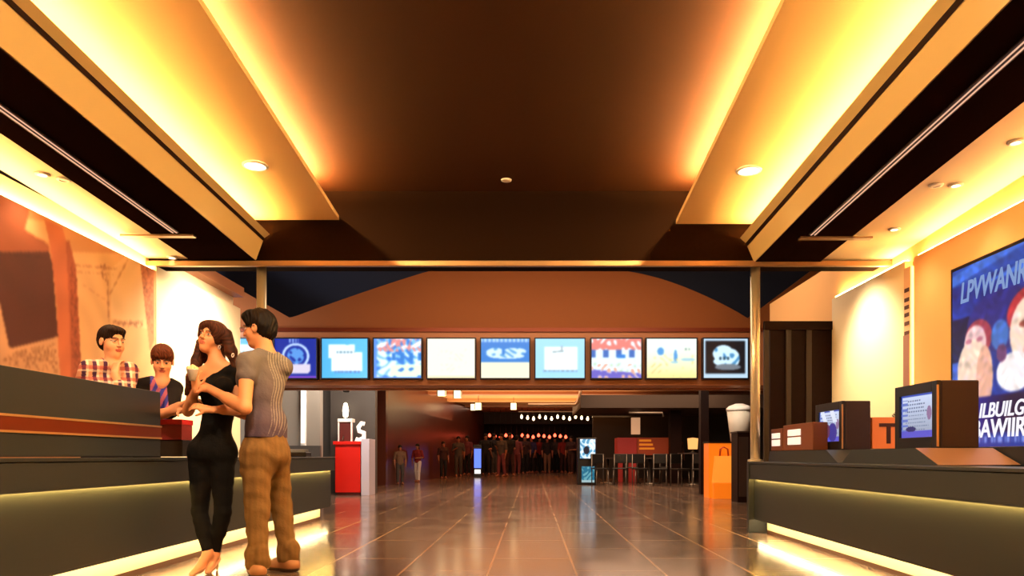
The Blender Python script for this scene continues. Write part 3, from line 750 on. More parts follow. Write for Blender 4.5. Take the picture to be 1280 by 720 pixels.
def hand(Fd, W, d, n, curl=.5, s=1., side=1, thumb=.5):
    """d towards fingers, n out of the back of the hand; side picks the thumb's side"""
    d = nrm(d); n = nrm(np.array(n)-d*np.dot(n, d)); sd = np.cross(n, d)*side
    a = W+d*.012*s; b = W+d*.082*s
    Fd.cap(W-d*.02*s, W+d*.03*s, .025*s, .027*s, .012, n, 1.35)
    for q in (-1.2, -.4, .4, 1.2): Fd.cap(a+sd*q*.014*s, b+sd*q*.017*s, .0145*s, .012*s, .010*s)
    Fd.cap(W+d*.02*s+sd*.02*s-n*.006*s, W+d*.055*s+sd*.026*s-n*.008*s, .017*s, .013*s, .012*s)
    lens = (.062, .072, .078, .068)   # little, ring, middle, index -> index nearest the thumb
    for i, q in enumerate((-1.5, -.5, .5, 1.5)):
        p = b+sd*q*.0185*s; dd = d+sd*q*.05; dd = nrm(dd); ang = 0
        r0 = (.0082 if i else .0074)*s
        for j, fr in enumerate((.44, .31, .25)):
            ang = curl*(.55+.25*i*.3+j*.55)
            e = nrm(dd*math.cos(ang)-n*math.sin(ang)); p2 = p+e*lens[i]*fr*s*1.0
            Fd.cap(p, p2, r0*(1-.08*j), r0*(1-.08*(j+1)), .0035)
            p = p2
    p = W+d*.028*s+sd*.028*s-n*.004*s
    e = nrm(d*.55+sd*.8-n*thumb); p2 = p+e*.036*s; Fd.cap(p, p2, .0115*s, .0098*s, .008)
    e = nrm(d*.9+sd*.3-n*thumb*1.2); p3 = p2+e*.030*s; Fd.cap(p2, p3, .0098*s, .008*s, .003)
def plain(col): return lambda p: np.tile(np.array(col, float), (len(p), 1))
def make(name, Fd, colf, m, parent):
    pts, f = Fd.mesh(); return npmesh(name, pts, f, colf(pts), m, parent)
def skincol(base, L, R, c, s=1., lip=(176, 84, 70), brow=(40, 24, 18), nails=None):
    r, f, u = R
    def fn(p):
        col = np.tile(np.array(base, float), (len(p), 1)); q = (p-c)/s
        x = q@r; y = q@f; z = q@u; fr = (y > .04) & (y < .13)
        m = fr & (((x/.024)**2+((z+.054)/.0125)**2) < 1); col[m] = lip
        t = (abs(x)-.030)/.021; m = fr & (abs(t) < 1) & (abs(z-.0345+.006*t*t) < .0052); col[m] = brow
        for q_ in (-1, 1):
            e = (((x-q_*.031)/.0135)**2+((z-.009)/.0062)**2); m = fr & (e < 1); col[m] = (196, 176, 160)
            m = fr & (np.hypot(x-q_*.031, z-.009) < .0062); col[m] = (36, 22, 16)
            m = fr & (e >= 1) & (e < 1.6) & (z > .009); col[m] = brow
        m = fr & (((abs(x)-.040)/.016)**2+((z+.03)/.014)**2 < 1) & (y > .04); col[m] = col[m]*.94+np.array([200, 70, 60])*.06
        return col
    return fn
M_skin = vcmat('skin', .5, spec=.35); M_cloth = vcmat('woven_cloth', .85, spec=.15, bump=(60, .25)); M_hair = vcmat('hair', .6, spec=.15); M_leather = vcmat('leather', .5)
def haircol(base, seed=0, R=None, c=None):
    rs = np.random.RandomState(seed)
    def fn(p):
        r, f, u = R; q = p-c; a = np.arctan2(q@r, q@f)
        w = .5+.5*np.sin(a*46+9*np.sin((q@u)*30)+3*np.sin(a*11)); return np.array(base, float)*(.75+.55*w[:, None])
    return fn
def strands(Fd, c, R, amp=.0022, fq=52):
    sl, X, Y, Z = Fd.region(Fd.lo, Fd.lo+Fd.n*Fd.res); r, f, u = R
    x = (X-c[0])*r[0]+(Y-c[1])*r[1]+(Z-c[2])*r[2]; y = (X-c[0])*f[0]+(Y-c[1])*f[1]+(Z-c[2])*f[2]; z = (X-c[0])*u[0]+(Y-c[1])*u[1]+(Z-c[2])*u[2]
    a = np.arctan2(x, y+.0001); Fd.a = Fd.a+(amp*np.sin(a*fq*.5+5*np.sin(z*22)+2*np.sin(a*7))).astype(np.float32)
def torso(Fd, J, g=0., fem=False, low=True):
    """ribcage, belly, pelvis; J has chest, waist, pelvis, shL, shR, neck, fwd"""
    ch, wa, pe = J['chest'], J['waist'], J['pelvis']; sh = nrm(J['shR']-J['shL']); fw = J['fwd']
    W = np.linalg.norm(J['shR']-J['shL'])/2
    fac = 1.50 if not fem else 1.42
    Fd.cap(ch+V(0, 0, .07), ch-V(0, 0, .05), W*.78+g, W*.80+g, .04, fw, fac)
    Fd.cap(ch-V(0, 0, .03), wa, W*.76+g, (W*.70 if not fem else W*.71)+g, .05, fw, fac*.97)
    if low: Fd.cap(wa, pe, (W*.70 if not fem else W*.71)+g, (W*.76 if not fem else W*.92)+g, .05, fw, fac*.92)
    for q, S_ in ((-1, 'shL'), (1, 'shR')):
        Fd.cap(J['neck']-V(0, 0, .015), J[S_]-V(0, 0, .01), .050+g, .050+g, .04)      # trapezius / shoulder line
        if fem: Fd.ell(ch+fw*.075+sh*q*.072-V(0, 0, .015), np.eye(3), np.array([.062, .062, .06])+g, .03)
        else: Fd.ell(ch+fw*.05+sh*q*.075+V(0, 0, .04), np.eye(3), np.array([.085, .065, .07])+g, .04)
    return Fd
def limb(Fd, a, b, c, r, g=0., k=.025, bulge=True):
    Fd.cap(a, b, r[0]+g, r[1]+g, k); Fd.cap(b, c, r[1]*.98+g, r[2]+g, k)
    if bulge:
        t = b*.65+c*.35; Fd.cap(b*.85+c*.15, b*.5+c*.5, r[1]*1.02+g, (r[1]*.55+r[2]*.45)*1.05+g, k)
def foot(Fd, an, d, s=1., g=0., heel=0.):
    d = nrm(d); up = V(0, 0, 1)
    hz = an[2]-.065*s if heel == 0 else an[2]-.06*s
    he = V(an[0], an[1], 0)-d*.035*s; he[2] = .035*s+heel+0*g; ba = V(an[0], an[1], .028*s)+d*.12*s; to = V(an[0], an[1], .022*s)+d*.185*s
    Fd.cap(an, he+V(0, 0, .01), .040*s+g, .034*s+g, .03); Fd.cap(an+d*.01, ba, .040*s+g, .030*s+g, .03)
    Fd.cap(he, ba, .032*s+g, .034*s+g, .03, None); Fd.cap(ba, to, .036*s+g, .022*s+g, .02, up, 1.3)
RES = .0048
def person(label, spec, J, hd):
    """hd = (centre, forward, up, scale)"""
    root = empty('person', (J['root'][0], J['root'][1], 0), label, 'person')
    return root
# ------------------------------------------------------------ MAN (back three-quarter, facing the woman, to the left)
def build_man():
    Z = 4.88; px = lambda x, y, z=Z: pp(x, y, z)
    fwd = nrm((-.90, .42, 0)); rt = nrm(np.cross(fwd, (0, 0, 1)))        # rt = his right
    neckb = px(333, 442); mid = px(333, 458)
    J = dict(fwd=fwd, neck=neckb, chest=px(333, 482), waist=px(333, 532), pelvis=px(332, 562))
    J['shL'] = px(330, 455)-rt*.145; J['shR'] = px(341, 455)+rt*.08
    J['shL'][2] = J['shR'][2] = px(0, 455)[2]
    hc = px(324, 412); hf = nrm((-.98, .14, -.12)); hu = V(0, 0, 1)
    root = empty('person', (px(335, 700)[0], 4.88, 0), 'man in grey t-shirt and khaki trousers seen from behind, reaching out his hands', 'person')
    lo = V(px(225, 0, 4.6)[0], 4.2, -.01); hi = V(px(395, 0, 5.1)[0]+.1, 5.55, 1.83)
    # joints of limbs
    shL, shR = J['shL'], J['shR']
    elL = pp(306, 510, 4.64); wrL = pp(262, 486, 4.83); hdL = pp(244, 477, 4.88)
    elR = pp(318, 520, 5.12); wrR = pp(268, 505, 5.10)
    hipL = J['pelvis']-rt*.09-V(0, 0, .03); hipR = J['pelvis']+rt*.09-V(0, 0, .03)
    knL = pp(322, 640, 4.80); anL = pp(322, 704, 4.76); knR = pp(351, 630, 5.02); anR = pp(361, 698, 5.0)
    anL[2] = .095; anR[2] = .095
    B = Field(lo, hi, RES)
    torso(B, J); B.cap(neckb-V(0, 0, .03), hc-V(0, 0, .05)-hf*.02, .060, .056, .03)
    L = head(B, hc, hf, hu, 1.02)
    limb(B, shL, elL, wrL, (.051, .040, .028)); limb(B, shR, elR, wrR, (.050, .042, .029))
    limb(B, hipL, knL, anL, (.085, .055, .04)); limb(B, hipR, knR, anR, (.085, .055, .04))
    foot(B, anL, (-.45, .9, 0)); foot(B, anR, (-.75, .45, 0))
    hand(B, wrL, hdL-wrL, (.1, -.55, .85), .38, 1.05, side=1); hand(B, wrR, V(-.9, -.35, .1), (0, .3, .9), .5, 1.05, side=-1)
    R = frame(hf, hu)
    make('body', B, skincol((206, 140, 98), L, R, hc, 1.02), M_skin, root)
    # t-shirt
    T = Field(V(lo[0], lo[1], .7), V(hi[0], hi[1], 1.6), RES)
    torso(T, J, .016, low=False)
    T.cap(J['waist'], J['pelvis']+V(0, 0, .0), .152, .158, .05, fwd, 1.32)
    slL = shL*.70+elL*.30; slR = shR*.6+elR*.4
    T.cap(shL+V(0, 0, -.005), slL, .062, .064, .035); T.cap(shR+V(0, 0, -.01), slR, .064, .062, .04)
    T.wrinkle(.0035, 26, 3); T.wrinkle(.0020, 55, 4)
    ax = nrm(elL-shL)
    cut = slL+ax*.018
    sl, X, Y, Zz = T.region(slL-.14, slL+.14); T.a[sl] = np.maximum(T.a[sl], np.where(((X-shL[0])**2+(Y-shL[1])**2+(Zz-shL[2])**2) > .02**2, (X-cut[0])*ax[0]+(Y-cut[1])*ax[1]+(Zz-cut[2])*ax[2], -1)) if False else T.a[sl]
    T.plane(px(0, 547), (0, 0, -1))
    T.cap(neckb+V(0, 0, .03)-hf*.01, neckb+V(0, 0, .12), .066, .08, .01, op='s')
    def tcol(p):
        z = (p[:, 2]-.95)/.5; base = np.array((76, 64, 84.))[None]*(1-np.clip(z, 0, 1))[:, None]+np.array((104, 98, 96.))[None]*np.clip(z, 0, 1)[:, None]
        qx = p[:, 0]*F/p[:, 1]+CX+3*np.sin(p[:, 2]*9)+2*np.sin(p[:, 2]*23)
        st = (np.sin(qx*1.9) > .2) & (qx > 338) & (qx < 363) & (p[:, 2] > .98+.05*np.sin(qx)) & (((p-J['chest'])@fwd) < 0)
        base[st] = base[st]*.62+np.array((200, 196, 180))*.38  # pale streaks: highlights on his back painted into the shirt colour
        return base
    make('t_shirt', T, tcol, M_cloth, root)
    # trousers
    K = Field(V(lo[0]+.2, lo[1], .0), V(hi[0], hi[1], 1.0), RES)
    K.cap(J['waist']-V(0, 0, .05), J['pelvis']-V(0, 0, .02), .145, .158, .05, fwd, 1.30)
    K.ell(J['pelvis']-fwd*.055-V(0, 0, .03), np.eye(3), (.115, .10, .11), .05)
    for h_, kn, an in ((hipL, knL, anL), (hipR, knR, anR)):
        K.cap(h_, kn, .100, .074, .04); K.cap(kn, an-V(0, 0, .02), .072, .060, .03)
        for q in range(4): K.cap(an+V(.02*(-1)**q, 0, -.01+.026*q), an+V(-.02*(-1)**q, -.01, -.004+.026*q), .057, .057, .012)
    K.wrinkle(.0058, 22, 9, -1); K.wrinkle(.0046, 44, 12)
    K.plane(px(0, 541), (0, 0, 1)); K.plane(V(0, 0, .055), (0, 0, -1))
    def kcol(p):
        c = np.tile(np.array((110, 82, 48.)), (len(p), 1)); s = np.sin(p[:, 0]*160)*np.sin(p[:, 1]*120)
        c *= (1+.05*s)[:, None]; m = (abs(p[:, 2]-(J['pelvis'][2]-.06)) < .05) & (np.abs(((p-J['pelvis'])@fwd)+.10) < .07) & (np.abs(np.abs((p-J['pelvis'])@rt)-.075) < .05)
        return c
    tr = make('trousers', K, kcol, M_cloth, root)
    bp = J['pelvis']; z = px(0, 545)[2]
    MB().tube([(bp[0]+.135*math.cos(t)*abs(rt[0])*1.0+.0, bp[1]+.15*math.sin(t), z-.015) for t in np.linspace(0, 2*math.pi, 30)], .01, 8).build('belt', M_crtbr, root, True) if False else None
    # shoes
    for nm, an, d in (('shoe', anL, (-.45, .9, 0)), ('shoe', anR, (-.75, .45, 0))):
        H = Field(an-V(.28, .28, .11), an+V(.28, .28, .06), .005); foot(H, an-V(0, 0, .015), d, 1.05, .012); H.plane(V(0, 0, .004), (0, 0, -1)); H.plane(an+V(0, 0, .005), (0, 0, 1))
        make(nm, H, lambda p: np.where(p[:, 2:3] < .025, np.array((70, 46, 32.)), np.array((150, 100, 62.))), M_leather, root)
    # hair: short, full at the back
    r, f, u = R; R3 = np.array(R); Ha = Field(hc-.19, hc+.19, .004)
    G = lambda p, rr, k=.02, op='u': Ha.ell(hc+p[0]*r+p[1]*f+p[2]*u, R3, rr, k, op)
    G((0, -.018, .050), (.086, .104, .090)); G((0, -.055, -.005), (.074, .062, .078), .03); G((0, .062, .088), (.062, .036, .034), .03)
    G((0, .03, .105), (.07, .06, .032), .03)
    G((0, .115, -.015), (.075, .055, .075), .012, 's')
    for q in (-1, 1): G((q*.085, .004, -.012), (.02, .022, .032), .008, 's'); G((q*.08, .06, -.03), (.035, .035, .045), .01, 's')
    strands(Ha, hc, R, .0026); Ha.wrinkle(.003, 60, 5)
    make('hair', Ha, haircol((15, 8, 6), 1, R, hc), M_hair, root)
    # glasses
    g = MB()
    for q in (-1, 1):
        cc = hc+(q*.034)*r+.108*f+.010*u
        g.tube([cc+.021*math.cos(t)*r+.016*math.sin(t)*u for t in np.linspace(0, 2*math.pi, 20)], .0018, 6)
        g.tube([hc+q*.056*r+.104*f+.012*u, hc+q*.080*r+.05*f+.013*u, hc+q*.084*r-.01*f+.012*u], .0018, 6)
    g.tube([hc-.013*r+.112*f+.014*u, hc+.013*r+.112*f+.014*u], .0018, 6)
    g.build('glasses', M_black, root, True)
build_man()
# ------------------------------------------------------------ WOMAN (front, turned slightly left, looking up left)
def build_woman():
    Z = 5.02; px = lambda x, y, z=Z: pp(x, y, z)
    fwd = nrm((.02, -1, 0)); rt = nrm(np.cross(fwd, (0, 0, 1)))      # her right is image left
    J = dict(fwd=fwd, neck=px(272, 452), chest=px(272, 482), waist=px(273, 518), pelvis=px(266, 562))
    J['shL'] = px(295, 464); J['shR'] = px(249, 468)
    hc = px(265, 423); hf = nrm((-.22, -.95, .14)); hu = nrm((.20, 0, 1))
    root = empty('person', (px(264, 700)[0], Z, 0), 'long-haired woman in a black one-shoulder jumpsuit standing at the counter', 'person')
    lo = V(px(210, 0)[0], 4.45, -.01); hi = V(px(318, 0)[0], 5.45, 1.80)
    shL, shR = J['shL'], J['shR']
    elL = pp(297, 512, 5.0); wrL = pp(262, 512, 4.80)
    elR = pp(235, 514, 5.04); wrR = pp(245, 486, 4.84)
    hipL = px(277, 572); hipR = px(253, 572); knL = pp(279, 640, 4.98); knR = pp(250, 640, 5.0)
    anL = pp(268, 692, 5.0); anR = pp(260, 692, 4.92); 
    B = Field(lo, hi, RES)
    torso(B, J, -.006, True); B.cap(J['neck']-V(0, 0, .03), hc-V(0, 0, .04), .048, .043, .03)
    L = head(B, hc, hf, hu, .96, True)
    limb(B, shL, elL, wrL, (.043, .034, .022)); limb(B, shR, elR, wrR, (.043, .034, .022))
    limb(B, hipL, knL, anL, (.074, .040, .026), bulge=False); limb(B, hipR, knR, anR, (.074, .040, .026), bulge=False)
    for an, dx in ((anL, .02), (anR, -.04)):
        t1 = V(an[0], an[1]-.02, .05)+V(dx, -.10, 0)*.6; 
        B.cap(an, V(an[0], an[1]+.03, .085), .032, .024, .02); B.cap(an, t1, .033, .026, .02); t2 = t1+V(dx*.4, -.06, -.030); B.cap(t1, t2, .027, .018, .015)
    hand(B, wrL, V(-.85, -.15, .25), (.0, -.6, .8), .55, .9, side=1); hand(B, wrR, V(-.05, -.2, 1), (-.3, -1, .0), .7, .9, side=-1)
    R = frame(hf, hu)
    make('body', B, skincol((214, 146, 102), L, R, hc, .96, (186, 92, 72), (70, 40, 26)), M_skin, root)
    # jumpsuit
    T = Field(V(lo[0], lo[1], .12), V(hi[0], hi[1], 1.55), RES)
    torso(T, J, .003, True)
    T.ell(J['pelvis']+V(0, 0, -.01), np.array([rt, fwd, (0, 0, 1)]), (.170, .122, .12), .05)
    T.cap(shL-V(0, 0, .01), shL*.75+elL*.25, .056, .052, .03)
    for h_, kn, an in ((hipL, knL, anL), (hipR, knR, anR)): T.cap(h_, kn, .092, .053, .03); T.cap(kn, an, .053, .034, .02); T.cap(kn*.8+an*.2, kn*.5+an*.5, .052, .046, .02)
    # one-shoulder neckline: slanted cut running from her left shoulder down to her right armpit
    pA = px(301, 449); pB = px(244, 487); dl = nrm(pB-pA); nn = nrm(np.cross(dl, (0, 1, 0)));
    if nn[2] < 0: nn = -nn
    T.plane(pA, nn)
    T.cap(J['neck']+V(-.01, -.06, -.02), J['neck']+V(0, -.12, .03), .058, .06, .02, op='s')
    T.wrinkle(.0028, 30, 21); T.wrinkle(.0015, 60, 22)
    T.plane(V(0, 0, anL[2]-.005), (.25, 0, -1))
    def jc(p):
        c = np.tile(np.array((11, 9, 10.)), (len(p), 1)); return c
    make('jumpsuit', T, jc, M_cloth, root)
    # heeled nude shoes
    for an, dx in ((anL, .02), (anR, -.04)):
        H = Field(an-V(.12, .24, .16), an+V(.12, .12, .02), .004)
        t1 = V(an[0], an[1]-.02, .045)+V(dx, -.10, 0)*.6; t2 = t1+V(dx*.4, -.065, -.028)
        H.cap(V(an[0], an[1]+.035, .08), t1, .028, .030, .02); H.cap(t1, t2, .032, .020, .012); H.plane(V(0, 0, .002), (0, 0, -1)); H.cap(V(an[0], an[1]+.045, .075), V(an[0], an[1]+.045, .01), .014, .007, .01)
        H.plane(V(an[0], an[1], .075), (0, -.3, 1)); H.plane(V(0, 0, .002), (0, 0, -1))
        make('heeled_shoe', H, plain((206, 150, 112)), M_leather, root)
    # long hair
    r, f, u = R; R3 = np.array(R); Ha = Field(hc-V(.24, .24, .42), hc+V(.26, .24, .17), .0045)
    G = lambda p, rr, k=.02, op='u': Ha.ell(hc+p[0]*r+p[1]*f+p[2]*u, R3, rr, k, op)
    G((0, -.022, .042), (.084, .096, .086)); G((0, -.06, -.02), (.078, .060, .10), .03)
    G((-.034, .036, .072), (.048, .046, .034), .05); G((.038, .034, .070), (.046, .044, .034), .05); G((.066, .02, .02), (.022, .04, .06), .03); G((-.066, .02, .02), (.022, .04, .06), .03)
    hL = [px(283, 418, 5.0), px(289, 440, 4.99), px(293, 458, 4.98)]; hR = [px(251, 428, 5.06), px(247, 450, 5.05), px(240, 472, 4.98), px(233, 492, 4.99)]
    for seq, rr in ((hL, (.040, .036, .018)), (hR, (.030, .036, .034, .014))):
        for i in range(len(seq)-1): Ha.cap(seq[i], seq[i+1], rr[i], rr[i+1], .03)
    Ha.cap(px(268, 420, 5.10), px(270, 462, 5.14), .075, .06, .04)
    G((0, .110, -.022), (.056, .062, .082), .010, 's'); G((0, .13, .03), (.052, .055, .05), .02, 's')
    strands(Ha, hc, R, .0014, 70)
    make('hair', Ha, haircol((58, 28, 16), 2, R, hc), M_hair, root)
    cc = hc
    for cc in (hc-.080*r+.004*f-.052*u, px(291, 444, 4.925)):
        e = MB(); e.tube([cc+.011*math.cos(t)*f+.013*math.sin(t)*u for t in np.linspace(0, 2*math.pi, 16)], .003, 6)
        e.build("earring", M_white, root, True)
    # small cream paper cone bag held in her raised hand
    bc_ = wrR+V(-.0, -.05, .085)
    b = MB(); pr = [(.018, -.035), (.038, .035), (.042, .039), (.034, .041)]
    b.lathe(pr, bc_, 14); rs = random.Random(5)
    o = b.build('popcorn_cone', M_white, None, True); tag(o, 'small cream popcorn cone held between the couple\'s hands', 'snack')
    pc = MB()
    for i in range(34):
        a = rs.random()*6.28; q = rs.random()*.033
        r_ = bmesh.ops.create_icosphere(pc.bm, subdivisions=1, radius=.011+.004*rs.random())
        off = Vector(bc_)+Vector((q*math.cos(a), q*math.sin(a), .038+.022*rs.random()*(1-q/.036)+.004))
        for v in r_['verts']: v.co += off
    o2 = pc.build('popcorn', mat('popcorn_cream', (240, 214, 160), .8), o, True); o2['kind'] = 'stuff'
build_woman()
# ------------------------------------------------------------ BOYS behind the counter
def build_boy(k):
    if k == 0:
        Z = 5.25; hc = pp(140, 428, Z); hf = nrm((.86, -.45, -.12)); sh_y = 468; bx = 134; sL, sR = pp(158, 470, Z-.05), pp(116, 468, Z+.02); fwd = nrm((.45, -.9, 0))
        label = 'dark-haired boy in a colourful plaid shirt, resting his chin on his hand'; s = .98; hairc = (30, 15, 10); skin = (226, 160, 118)
        wrL = hc+hf*.10-V(.01, .05, .225); elL = wrL+V(.07, .0, -.24); elR = pp(100, 488, 5.2); wrR = pp(118, 492, 5.0)
    else:
        Z = 5.5; hc = pp(203, 452, Z); hf = nrm((.42, -.86, -.36)); sh_y = 482; bx = 191; sL, sR = pp(212, 486, Z-.06), pp(166, 484, Z+.02); fwd = nrm((.5, -.86, 0))
        label = 'brown-haired boy in black jacket looking down behind the counter end'; s = .95; hairc = (84, 40, 22); skin = (222, 150, 108)
        elL = pp(214, 514, 5.32); wrL = pp(236, 503, 5.04); elR = pp(188, 520, 5.36); wrR = pp(226, 513, 5.14)
    J = dict(fwd=fwd, neck=hc-V(0, 0, .155), chest=pp(bx, sh_y+26, Z), waist=pp(bx, sh_y+60, Z), pelvis=pp(bx, sh_y+86, Z), shL=sL, shR=sR)
    J['shL'][2] = J['shR'][2] = J['neck'][2]-.045
    J['neck'] = hc-V(0, 0, .148)
    if k: J['waist'] = J['waist']+V(-.10, .04, 0); J['pelvis'] = J['pelvis']+V(-.17, .08, 0)
    rt = nrm(np.cross(fwd, (0, 0, 1)))
    W = (.125, .155)[k]; c0 = (J['shL']+J['shR'])/2; J['shL'] = c0-rt*W; J['shR'] = c0+rt*W
    hipL = J['pelvis']-rt*.08; hipR = J['pelvis']+rt*.08; hgt = J['pelvis'][2]
    knL = hipL*V(1, 1, 0)+V(.0, 0, hgt*.52)+fwd*.02; knR = hipR*V(1, 1, 0)+V(0, 0, hgt*.52)+fwd*.02; anL = hipL*V(1, 1, 0)+V(0, 0, .09); anR = hipR*V(1, 1, 0)+V(0, 0, .09)
    root = empty('person', (J['pelvis'][0], Z, 0), label, 'person')
    allp = np.array([hc, elL, elR, wrL, wrR, J['shL'], J['shR']]); lo = allp.min(0)-.26; hi = allp.max(0)+.22; lo[2] = -.01; lo[1] -= .02
    B = Field(lo, hi, .0055)
    torso(B, J, -.012); B.cap(J['neck']-V(0, 0, .03), hc-V(0, 0, .05), .048, .047, .03)
    L = head(B, hc, hf, V(0, 0, 1), s)
    limb(B, J['shL'], elL, wrL, (.044, .036, .025)); limb(B, J['shR'], elR, wrR, (.044, .036, .025))
    limb(B, hipL, knL, anL, (.075, .05, .036)); limb(B, hipR, knR, anR, (.075, .05, .036)); foot(B, anL, fwd); foot(B, anR, fwd)
    if k == 0: hand(B, wrL, V(0, .25, 1), V(-.3, -1, .2), .95, .92, side=1); hand(B, wrR, V(.8, -.6, .1), (0, -.3, 1), .5, .92, side=-1)
    else: hand(B, wrL, V(.75, -.55, .12), (0, -.4, 1), .5, .95, side=1); hand(B, wrR, V(.75, -.6, .05), (0, -.3, 1), .5, .95, side=-1)
    R = frame(hf, V(0, 0, 1))
    make('body', B, skincol(skin, L, R, hc, s), M_skin, root)
    T = Field(V(lo[0], lo[1], .7), hi, .0055)
    torso(T, J, .010, low=False); T.cap(J['waist'], J['pelvis'], .135, .14, .05, fwd, 1.3)
    T.cap(J['shL'], elL, .062, .052, .03); T.cap(J['shR'], elR, .062, .052, .03)
    if k == 0: T.cap(elL, elL*.35+wrL*.65, .05, .042, .02); T.cap(elR, elR*.35+wrR*.65, .05, .042, .02)
    T.wrinkle(.003, 30, 30+k); T.cap(J['neck']+hf*.02+V(0, 0, -.01), J['neck']+V(0, 0, .08), .056, .07, .01, op='s')
    T.plane(J['pelvis']-V(0, 0, .03), (0, 0, -1))
    def plaid(p):
        a = p@rt+.3*p@fwd; z = p[:, 2]
        c = np.tile(np.array((206, 150, 118.)), (len(p), 1))
        c[(np.sin(a*95) > .35)] = (70, 40, 70); c[(np.sin(a*95+2.0) > .75)] = (225, 205, 180)
        m = np.sin(z*80) > .55; c[m] = c[m]*.5+np.array((150, 50, 50))*.5
        m = np.sin(z*80+2) > .85; c[m] = c[m]*.4+np.array((235, 215, 190))*.6
        return c
    def jacket(p):
        c = np.tile(np.array((22, 16, 18.)), (len(p), 1)); a = (p-J['chest'])@rt; f_ = (p-J['chest'])@fwd
        m = (a < .02) & (a > -.09) & (f_ > .02); c[m] = np.where(np.sin(a[m]*110+p[m, 2]*50)[:, None] > 0, np.array((60, 60, 150.)), np.array((170, 90, 110.)))
        m2 = m & (a > -.02) & (np.abs(p[:, 2]-J['chest'][2]-.05) < .035); c[m2] = (225, 215, 200)
        return c
    make('plaid_shirt' if k == 0 else 'jacket', T, plaid if k == 0 else jacket, M_cloth, root)
    K = Field(V(lo[0], lo[1], .0), V(hi[0], hi[1], J['pelvis'][2]+.06), .008)
    K.cap(J['waist'], J['pelvis'], .125, .135, .05, fwd, 1.3)
    for h_, kn, an in ((hipL, knL, anL), (hipR, knR, anR)): K.cap(h_, kn, .09, .064, .04); K.cap(kn, an, .064, .055, .03)
    K.plane(V(0, 0, .06), (0, 0, -1)); make('trousers', K, plain((36, 34, 46)), M_cloth, root)
    r, f, u = R; R3 = np.array(R); Ha = Field(hc-.18, hc+.18, .0045)
    G = lambda p, rr, k_=.02, op='u': Ha.ell(hc+p[0]*r+p[1]*f+p[2]*u, R3, rr, k_, op)
    G((0, -.018, .048), (.080, .098, (.080, .086)[k])); G((0, -.05, .0), (.072, .058, .07), .03); G((0, .052, (.088, .095)[k]), (.060, .042, (.024, .030)[k]), .03)
    if k: G((0, .066, .066), (.064, .030, .026), .02); G((0, .118, -.012), (.07, .052, .060), .012, 's')
    else: G((0, .112, -.002), (.078, .062, .076), .012, 's')
    for q in (-1, 1): G((q*.083, .006, -.018), (.02, .02, .028), .008, 's')
    strands(Ha, hc, R, .0024); make('hair', Ha, haircol(hairc, 5+k, R, hc), M_hair, root)
    return J
build_boy(0); build_boy(1)
# ================================================================ things at the counters
rb = empty('red_tray_box', (P(217, 0, 5.3).x, 5.3, .79), 'red box on a black stand beneath the boys\' hands at counter end', 'box')
xa, xb = P(201, 0, 5.45).x, P(232, 0, 5.45).x
MB().box(xa, xb, 5.40, 5.55, .795, .92, .005).build('black_stand', M_black, rb)
MB().box(xa, xb, 5.39, 5.56, .92, 1.035, .004).build('box_body', mat('dark_red_card', (120, 24, 20), .5), rb)
MB().box(xa-.005, xb+.005, 5.385, 5.565, 1.035, 1.075, .004).build('red_lid', M_red, rb)
tl = empty('card_terminal', (P(372, 0, 8.3).x, 8.3, .79), 'small dark terminal lying on the left counter beyond the man', 'terminal')
xa, xb = P(354, 0, 8.3).x, P(386, 0, 8.3).x
MB().box(xa, xb, 8.2, 8.4, .79, .845, .008).build('case', M_black, tl)
MB().hexa([(xa+.02, 8.22, .845), (xb-.02, 8.22, .845), (xb-.02, 8.38, .845), (xa+.02, 8.38, .845), (xa+.03, 8.26, .87), (xb-.03, 8.26, .87), (xb-.03, 8.37, .88), (xa+.03, 8.37, .88)]).build('raised_lid', M_greyd, tl, recalc=True)
# vertical light tube on the grey wall, seen beside the man's back
vt = empty('wall_light_tube', (P(379, 0, 13.95).x, 13.95, 1.0), 'soft vertical wall light tube to the right of the man\'s back', 'lamp')
x = P(379, 0, 13.95).x
MB().tube([(x, 13.93, 1.05), (x, 13.93, 2.2)], .035, 14).build('tube', emat('tube_glow', (1, .86, .7), 2.2), vt, True)
MB().box(x-.05, x+.05, 13.94, 13.998, 1.0, 2.25, .004).build('back_plate', M_white, vt)
# red kiosk
Z = 14.8; X = lambda px: P(px, 0, Z).x; H = lambda py: P(0, py, Z).z
kx = empty('red_kiosk', (X(440), Z, 0), 'bright red kiosk with white side panel against the grey wall', 'kiosk')
MB().box(X(423), X(454), Z-.25, Z+.3, .06, H(556), .01).build('cabinet', M_red, kx)
MB().box(X(425), X(453), Z-.22, Z+.3, 0, .06).build('plinth', mat('dark_red_plinth', (90, 20, 14), .5), kx)
MB().box(X(455), X(465), Z-.25, Z+.3, 0, H(549), .005).build('side_panel', mat('lilac_white_panel', (186, 180, 196), .35), kx)
MB().box(X(421), X(455), Z-.29, Z+.3, H(556), H(552), .004).build('counter_top', M_red, kx)
ds = empty('drinks_dispenser', (X(432), Z, H(552)), 'dark dispenser with white posts standing on the red kiosk', 'dispenser')
MB().box(X(426), X(440), Z-.1, Z+.12, H(552), H(528), .01).build('body', mat('maroon_plastic', (84, 30, 26), .4), ds)
for a in (424.2, 440.2): MB().box(X(a), X(a+1.6), Z-.12, Z-.06, H(552), H(524), .004).build('post', M_white, ds)
MB().box(X(424), X(442), Z-.13, Z+.13, H(528), H(523.5), .008).build('cap', M_white, ds)
MB().tube([(X(431), Z-.11, H(546)), (X(431), Z-.17, H(549)), (X(431), Z-.17, H(551))], .012, 8).build('spout', M_metal, ds, True)
tb2 = empty('curved_sign', (X(450), Z, H(552)), 'bright white curved sign standing on the red kiosk beside the dispenser', 'sign')
mw = mat('white_glow_plastic', (240, 235, 230), .4, emit=(255, 240, 225), estr=.9)
